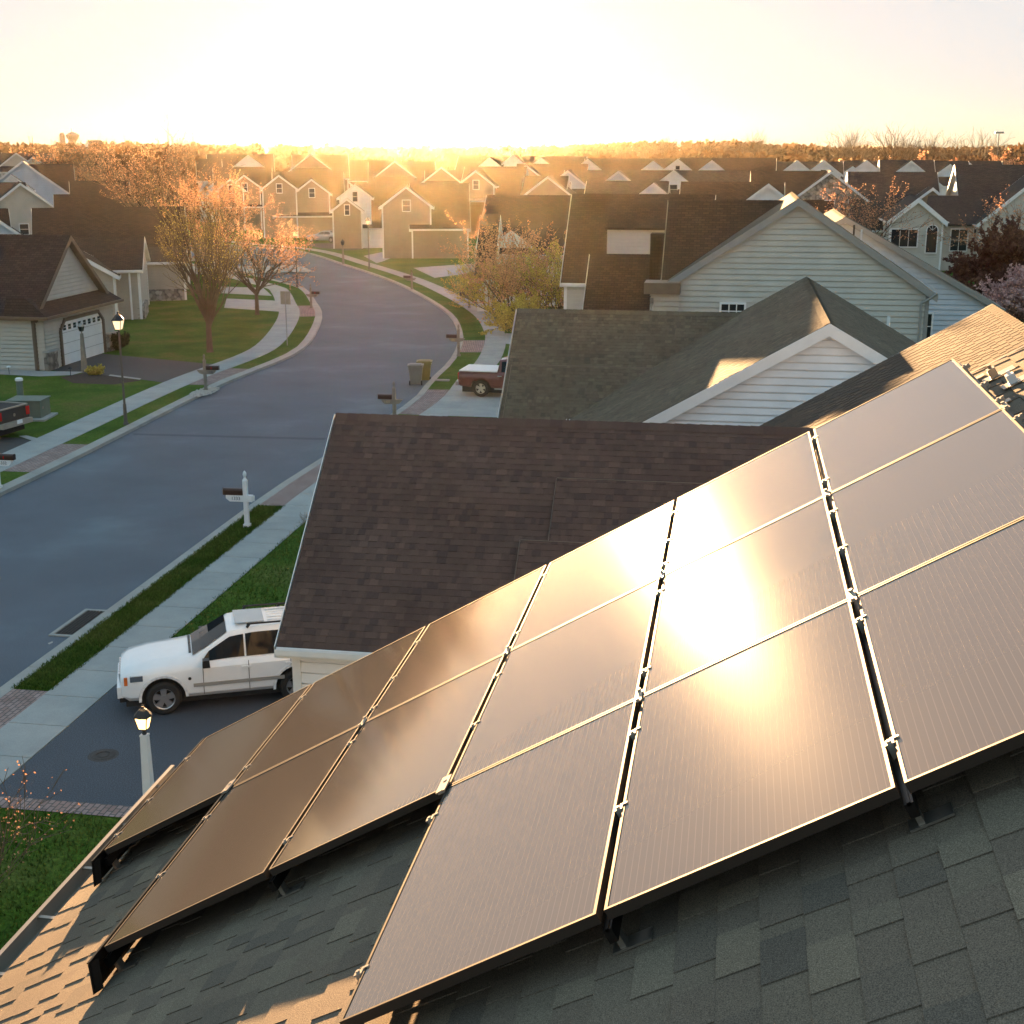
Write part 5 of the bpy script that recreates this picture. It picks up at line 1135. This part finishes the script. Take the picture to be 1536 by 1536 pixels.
w = Gb(131, 210, Y-20); r = empty("barn", (w.x, Y-20, 0), 0, "distant pale barn gable right of the water tower", "barn"); A_ = At(r); block(r, (w.x, Y-20), (0, 1), 14, 5*s*1.6, w.z-4, w.z-.2, laps=False, wall=S_white, gutter=False); A_.done()
Y = 420; w = Gb(1499, 199, Y); r = empty("floodlight_mast", (w.x, Y, 0), 0, "slim mast with a small light head on the right skyline", "mast"); mb = MB(); mb.tube((0, 0, 0), (0, 0, w.z), .22, .12, 8); mb.build("pole", M_trimg, r); mb = MB(); mb.box((0, 0, w.z), (2.4, .6, .5)); mb.build("light_head", M_trimg, r)
# ================================================================== trees
def grow(mb, lm, rnd, p, d, L, r, lev, mx, spread, up, leaf, lsz, kids=3, fine=None):
    # recursive tapered branch; twigs at the end levels carry small buds / leaves
    seg = 3 if lev < 2 else 2; q = p
    for k in range(seg):
        d = (d+Vector((rnd.gauss(0, .09), rnd.gauss(0, .09), rnd.gauss(0, .05)+up*.12))).normalized(); n = q+d*L/seg
        mb.tube(q, n, r*(1-k/seg*.35), r*(1-(k+1)/seg*.35), n=6 if lev == 0 else (4 if lev < 3 else 3), cap=False, tone=rnd.uniform(.8, 1.2))
        if lev >= mx-2 and leaf:
            for _ in range(leaf):
                c = q.lerp(n, rnd.random())+Vector((rnd.gauss(0, .04), rnd.gauss(0, .04), rnd.gauss(0, .04))); s = lsz*rnd.uniform(.6, 1.4)
                a = Vector((rnd.gauss(0, 1), rnd.gauss(0, 1), rnd.gauss(0, 1))).normalized(); b = a.orthogonal().normalized(); lm.poly([c-a*s, c+b*s*.6, c+a*s, c-b*s*.6], [(0, 0), (1, 0), (1, 1), (0, 1)], rnd.uniform(.6, 1.35))
        if lev < mx and (k >= 1 or lev > 0):
            for _ in range(kids if k == seg-1 else max(1, kids-1)):
                a = rnd.uniform(0, 2*pi); o = d.orthogonal().normalized(); o = Matrix.Rotation(a, 3, d) @ o; sp = spread*rnd.uniform(.6, 1.3)
                nd = (d*cos(sp)+o*sin(sp)).normalized(); grow(mb, lm, rnd, n, nd, L*rnd.uniform(.55, .8), max(r*.55, .006), lev+1, mx, spread, up, leaf, lsz, kids)
        q = n
def tree(name, label, loc, h, seed, bark=M_bark, leafm=M_bud, leaf=1, lsz=.05, spread=.5, up=.5, trunk=.25, limbs=6, mx=4, r=.12, lsp=.6, kids=2, cat="tree", group=None, lean=0, tf=1):
    rnd = random.Random(seed); root = empty(name, loc, 0, label, cat, group)
    tm = MB(); zt = h*trunk; 
    if zt > .15:
        tm.tube((0, 0, -.1), (0, 0, .15), r*1.5, r*1.1, 10, cap=False); tm.tube((0, 0, .15), (0, 0, zt), r*1.1, r*.85, 10); tm.build("trunk", bark, root, smooth=True)
    mb = MB(); lm = MB()
    for i in range(limbs):
        a = 2*pi*i/limbs+rnd.uniform(-.4, .4); t = lsp*rnd.uniform(.35, 1.15); d = Vector((cos(a)*sin(t), sin(a)*sin(t), cos(t)))
        grow(mb, lm, rnd, Vector((0, 0, zt*rnd.uniform(.75, 1) if zt > .15 else 0)), d, h*.36*rnd.uniform(.8, 1.1)*tf, r*.6, 1, mx, spread, up, leaf, lsz, kids)
    b = mb.build("branches", bark, root)
    if lm.f: lm.build("buds" if leafm in (M_bud, M_budy) else "foliage", leafm, root)
    return root
def T(px, py, *a, **k): g = G(px, py); return tree(a[0], a[1], (g.x, g.y, KZ), *a[2:], **k)
T(315, 528, "bare_tree", "tall vase shaped bare tree on the lawn beyond the garage drive", 8.6, 11, spread=.34, up=.75, trunk=.2, limbs=11, mx=5, r=.17, lsp=.55, kids=2, leaf=1, lsz=.03, leafm=M_budy, tf=.92)
T(386, 472, "bare_tree", "spreading tree with orange tinted buds right of the tall vase shaped tree", 7.6, 12, spread=.55, up=.35, trunk=.22, limbs=9, mx=5, r=.14, lsp=.95, kids=2, leaf=3, lsz=.045, tf=.95)
g = Gb(238, 300, 128); tree("bare_tree", "large pale budded tree on the skyline behind the left roofs", (g.x, 128, 0), 12.0, 13, spread=.4, up=.6, trunk=.2, limbs=10, mx=5, r=.25, lsp=.7, kids=2, leaf=1, lsz=.06, leafm=M_bud)
g = Gb(275, 300, 112); tree("bare_tree", "orange budded tree between the skyline tree and the tall bare tree", (g.x+.5, 118, 0), 8.3, 14, spread=.5, up=.5, trunk=.25, limbs=9, mx=5, r=.14, lsp=.8, leaf=4, lsz=.06)
for i, (px, y, h, lab) in enumerate([(120, 215, 13.5, "brown bare tree below the distant water tower"), (160, 200, 12, "reddish brown bare tree right of the water tower"), (190, 235, 12.5, "brown bare tree behind the low brown roof")]):
    g = Gb(px, 300, y); tree("bare_tree", lab, (g.x, y, 0), h, 20+i, spread=.5, up=.4, trunk=.12, limbs=10, mx=4, r=.3, lsp=1.0, kids=3, leaf=1, lsz=.16)
# orange flowering bushes beyond the maroon pickup's lot
for i, (px, py, h, lf, lab, lsp) in enumerate([(765, 474, 8.2, M_bud, "tall orange budded shrub, tallest of the clump by the right walk", .75), (735, 468, 5.2, M_budy, "low yellow orange bush at the left end of the clump by the right walk", 1.0),
        (805, 478, 6.4, M_bud, "rounded orange bush in the middle of the clump", .95), (838, 484, 6.2, M_budy, "yellow green bush at the right end of the clump", .8), (862, 446, 5.6, M_bud, "red tipped shrub beside the house with the stacked brown roofs", .9),
        (775, 500, 3.2, M_budy, "low olive bush nearest the olive brown roof in the clump", 1.0)]):
    T(px, py, "flowering_shrub", lab, h, 40+i, bark=M_bark, leafm=lf, leaf=6, lsz=.055, spread=.5, up=.4, trunk=.0, limbs=17, mx=4, r=.07, lsp=lsp, kids=2, cat="shrub", group="budding shrubs by the right walk", tf=1.05)
# right side
g = Gb(1290, 320, 118); tree("bare_tree", "small bare tree with pale tips before the dark roofs at right", (g.x, 118, 0), 8.4, 60, bark=M_barkd, spread=.5, up=.45, trunk=.22, limbs=8, mx=5, r=.13, lsp=.8, leaf=1, lsz=.07, kids=2)
g = Gb(1522, 400, 104); tree("purple_leaf_tree", "reddish purple leafed tree at the right edge beside the white bay window house", (g.x, 104, 0), 6.6, 61, bark=M_barkd, leafm=M_purple, leaf=8, lsz=.13, spread=.6, up=.2, trunk=.15, limbs=12, mx=4, r=.16, lsp=1.2, kids=3)
g = Gb(1548, 300, 112); tree("bare_tree", "pale budded tree behind the purple tree at the right edge", (g.x, 112, 0), 9, 64, spread=.5, up=.4, trunk=.2, limbs=9, mx=5, r=.14, lsp=.8, leaf=1, lsz=.08)
g = Gb(1541, 440, 84); tree("blossom_tree", "pink white blossoming tree cut by the photo's right edge", (g.x, 84, 0), 4.6, 62, bark=M_barkd, leafm=M_budp, leaf=7, lsz=.09, spread=.5, up=.4, trunk=.2, limbs=9, mx=4, r=.08, lsp=.7, kids=3)
def conifer(label, loc, h, rad, seed):
    rnd = random.Random(seed); root = empty("spruce_tree", loc, 0, label, "tree"); mb = MB(); mb.tube((0, 0, 0), (0, 0, h), .1, .02, 8); mb.build("trunk", M_barkd, root); mb = MB(); lm = MB()
    z = .5
    while z < h:
        R_ = rad*(1-z/h)**.8+.12
        for k in range(9):
            a = rnd.uniform(0, 2*pi); L = R_*rnd.uniform(.7, 1.15); e = Vector((cos(a)*L, sin(a)*L, rnd.uniform(-.1, .12)*L)); p = Vector((0, 0, z+rnd.uniform(-.1, .1))); mb.tube(p, p+e, .02, .006, 4, False)
            for m in range(int(16*L/rad)+5):
                c = p+e*rnd.uniform(.15, 1)+Vector((rnd.gauss(0, .07), rnd.gauss(0, .07), rnd.gauss(-.03, .05))); s = .11*rnd.uniform(.7, 1.3); a2 = (e.normalized()+Vector((rnd.gauss(0, .5), rnd.gauss(0, .5), rnd.gauss(0, .3)))).normalized(); b = a2.cross(Vector((0, 0, 1))).normalized()
                lm.poly([c-a2*s, c+b*s*.4, c+a2*s, c-b*s*.4], tone=rnd.uniform(.6, 1.4))
        z += .22
    mb.build("branches", M_barkd, root); lm.build("needles", M_ever, root)
g = G(1392, 392); conifer("small dark spruce beside the arched window at right", (g.x, g.y-1, KZ), 3.6, 1.5, 70); g = G(1468, 396); conifer("low dark conifer behind the purple tree, right of the twin window", (g.x, g.y-3, KZ), 2.2, .8, 71)
# near young things
g = G(8, 1420); tree("young_tree", "thin leafless young tree with reddish buds on the lawn at lower left", (g.x-.25, g.y, KZ), 2.6, 80, bark=M_bark, leaf=1, lsz=.018, spread=.5, up=.6, trunk=.3, limbs=5, mx=4, r=.022, lsp=.6, kids=2, leafm=M_bud)
g = G(464, 800); tree("bare_shrub", "small leafless shrub peeking past the nearest neighbour's roof edge", (g.x+.2, g.y, KZ), 1.1, 81, bark=M_bark, leaf=0, spread=.45, up=.5, trunk=0, limbs=12, mx=3, r=.02, lsp=.8, kids=2, cat="shrub")
g = G(135, 562); tree("dry_shrub", "small dry shrub at the foot of the dark lamp post", (g.x+.3, g.y, KZ), .8, 82, bark=M_bark, leaf=4, lsz=.05, leafm=M_budy, spread=.5, up=.3, trunk=0, limbs=12, mx=3, r=.015, lsp=1.0, kids=2, cat="shrub")
g = G(166, 530); tree("evergreen_shrub", "dark clipped shrub at the garage's right stone pier", (g.x-.1, g.y+1.2, KZ), 1.4, 83, bark=M_barkd, leaf=8, lsz=.06, leafm=M_ever, spread=.5, up=.3, trunk=0, limbs=14, mx=3, r=.02, lsp=.7, kids=2, cat="shrub")
# skyline trees one can tell apart: a few prototypes, copied part by part
protos = [tree("skyline_tree", "tall bare tree on the right skyline, first from the centre", (0, 0, 0), 15, 90, bark=M_bark, leaf=0, spread=.5, up=.45, trunk=.22, limbs=8, mx=5, r=.3, lsp=.6, kids=2, group="bare trees on the skyline"),
          tree("skyline_tree", "broad bare tree on the skyline right of the first one", (0, 0, 0), 14, 91, bark=M_bark, leaf=0, spread=.6, up=.3, trunk=.2, limbs=9, mx=5, r=.3, lsp=.8, kids=2, group="bare trees on the skyline"),
          tree("skyline_tree", "orange tinted rounded tree among the far right roofs", (0, 0, 0), 9, 92, bark=M_bark, leafm=M_bud, leaf=2, lsz=.22, spread=.5, up=.3, trunk=.15, limbs=9, mx=4, r=.2, lsp=.8, kids=3, group="bare trees on the skyline")]
spots = [(985, 360, 0, .92, None), (1108, 370, 1, 1.05, None), (1210, 260, 2, .85, None)]
labs = ["skyline bare tree above the stone gable, first of a close pair", "skyline bare tree above the stone gable, second of the close pair", "tall forked skyline tree between two orange trees", "skyline bare tree with a wide crown above the windowed white gable",
        "skyline tree just right of the wide crowned one", "skyline bare tree left of the slim mast", "skyline bare tree right beside the slim mast", "skyline bare tree at the photo's right edge", "skyline bare tree above the reddish brown roof at centre right",
        "orange tree behind the far grey roofs, left one", "orange tree left of the windowed white gable", "orange tree right of the windowed white gable", "orange tree under the mast at far right", "red brown tree over the far left gables", "orange tree behind the stone gable"]
more = [(1262, 330, 0, .98), (1284, 345, 1, 1.0), (1345, 330, 0, 1.0), (1360, 350, 1, 1.0), (1385, 340, 0, .92), (1432, 335, 1, .97), (1470, 345, 0, .95), (1515, 330, 1, .95), (1130, 360, 0, .95), (1255, 262, 2, 1.0), (1320, 258, 2, 1.05), (1390, 255, 2, 1.15), (1500, 262, 2, 1.2), (30, 300, 2, 1.2), (1218, 262, 2, .9)]
def place(o, px, y, s, rz):
    d = ray(px, 300); o.location = (d.x*y/d.y, y, 0); o.scale = (s, s, s); o.rotation_euler = (0, 0, rz)
for i, (px, y, pi_, s, _) in enumerate(spots): place(protos[pi_], px, y, s, 0)
for i, (px, y, k, s) in enumerate(more):
    o = protos[k].copy(); col.objects.link(o); o['label'] = labs[i]
    for ch in protos[k].children: c = ch.copy(); col.objects.link(c); c.parent = o
    place(o, px, y, s, i*1.3)
# far woods: one mass of crowns along the horizon
def woods(name, label, px0, px1, y0, y1, n, top, seed, mat, sz=1.3):
    rnd = random.Random(seed); mb = MB()
    for i in range(n):
        px = rnd.uniform(px0, px1); y = rnd.uniform(y0, y1); d = ray(px, 300); x = d.x*y/d.y; pyt = top(px)+rnd.gauss(0, 1.6)+abs(rnd.gauss(0, 2))
        z = Gb(px, pyt, y).z; hh = rnd.uniform(5, 9); R_ = rnd.uniform(2.5, 5)
        t0 = rnd.uniform(.7, 1.25)
        for k in range(34):
            a = rnd.uniform(0, 2*pi); f = rnd.random(); rr = R_*rnd.random()**.5*(.35+.65*sin(pi*min(1, f*.9+.1))); c = Vector((x+cos(a)*rr, y+sin(a)*rr, max(z-hh*(1-f)*1.3, .5)))
            s = sz*rnd.uniform(.5, 1.3); a_ = Vector((rnd.gauss(0, 1), rnd.gauss(0, 1), rnd.gauss(0, 1))).normalized(); b = a_.orthogonal().normalized(); mb.poly([c-a_*s*.5, c+b*s*.35, c+a_*s*.6, c-b*s*.4], tone=t0*rnd.uniform(.75, 1.2))
        mb.tube((x, y, 0), (x, y, z-hh*.3), .25, .12, 4, False, tone=.5)
    o = mb.build(name, mat); return prop(o, label, "woods", None, "stuff")
def top1(px):
    P = [(-100, 214), (60, 216), (150, 217), (200, 214), (300, 218), (450, 219), (620, 222), (760, 221), (850, 218), (960, 213), (1080, 212), (1180, 217), (1250, 221), (1340, 222), (1536, 219), (1700, 218)]
    for (a, b), (c, d) in zip(P[:-1], P[1:]):
        if a <= px <= c: return b+(d-b)*(px-a)/(c-a)
    return 218
woods("far_woods", "long hazy belt of leafless woods along the horizon", -120, 1700, 430, 620, 1150, top1, 1, M_wood, 1.7)
woods("far_woods", "nearer belt of orange brown trees behind the far roofs", -120, 1700, 262, 330, 520, lambda p: top1(p)+15, 2, M_wood, 1.1)
woods("far_woods", "reddish trees behind the left hand roofs", 100, 300, 200, 300, 130, lambda p: 222+abs(p-200)*.12, 3, M_wood, .9)
# rolling land under the woods
mb = MB()
rnd = random.Random(9)
for j in range(5):
    for i in range(60):
        def hp(i, j): x = -900+i*30; y = 640+j*110; return (x, y, .2+j*2.0*(1+.5*sin(i*.33+j))*(1.2 if i > 32 else .7))
        mb.poly([hp(i, j), hp(i+1, j), hp(i+1, j+1), hp(i, j+1)])
prop(mb.build("hills", M_soil, smooth=True), kind='structure')
# grass tufts where the lawn is close
rnd = random.Random(4); mb = MB()
def blades(poly, n, hgt):
    xs = [p[0] for p in poly]; ys = [p[1] for p in poly]; c = 0
    while c < n:
        x = rnd.uniform(min(xs), max(xs)); y = rnd.uniform(min(ys), max(ys)); ins = False
        for i in range(len(poly)):
            (xa, ya), (xb, yb2) = poly[i], poly[(i+1) % len(poly)]
            if (ya > y) != (yb2 > y) and x < (xb-xa)*(y-ya)/(yb2-ya)+xa: ins = not ins
        c += 1
        if not ins: continue
        h = hgt*rnd.uniform(.5, 1.4); a = rnd.uniform(0, pi); w = h*.22; t = rnd.choice((.7, .9, 1.1, 1.5))
        mb.poly([(x-cos(a)*w, y-sin(a)*w, KZ), (x+cos(a)*w, y+sin(a)*w, KZ), (x+rnd.gauss(0, h*.4), y+rnd.gauss(0, h*.4), KZ+h)], [(0, 0), (1, 0), (.5, 1)], t)
gx0 = G(0, 1216).x-3
blades([(xo-1.0, y0-.45), (xo+6.5, y0-.45), (-6.2, 9), (-9.5, 9), (xo-1.2, 15)], 26000, .07)
v0 = [xyR(yy, .27) for yy in (26.6, 30, 34, 38, 42.3)]; v1 = [xyR(yy, RW(yy)+.06) for yy in (42.3, 38, 34, 30, 26.6)]
blades([(p.x, p.y) for p in v0+v1], 22000, .06)
v0 = [xyR(yy, RW(yy)+1.24) for yy in (29.3, 34, 40, 46)]; blades([(p.x, p.y) for p in v0]+[(-7.5, 46), (-7.5, 31.5), (-7.5, 29.3)], 26000, .06)
prop(mb.build("grass", M_grass), "short green grass blades on the near lawn and verge", "grass", None, "stuff")
# ================================================================== air
t = NT("haze_air"); t.n.remove(t.b); pv = t.new("ShaderNodeVolumePrincipled"); pv.inputs["Color"].default_value = (1, .86, .62, 1); pv.inputs["Density"].default_value = .000024; pv.inputs["Anisotropy"].default_value = .87
t.lk(pv.outputs[0], t.n["Material Output"].inputs["Volume"])
mb = MB(); mb.box((0, 580, 16), (1790, 1240, 35)); hz_ = mb.build("haze", t.m); prop(hz_, kind='stuff')
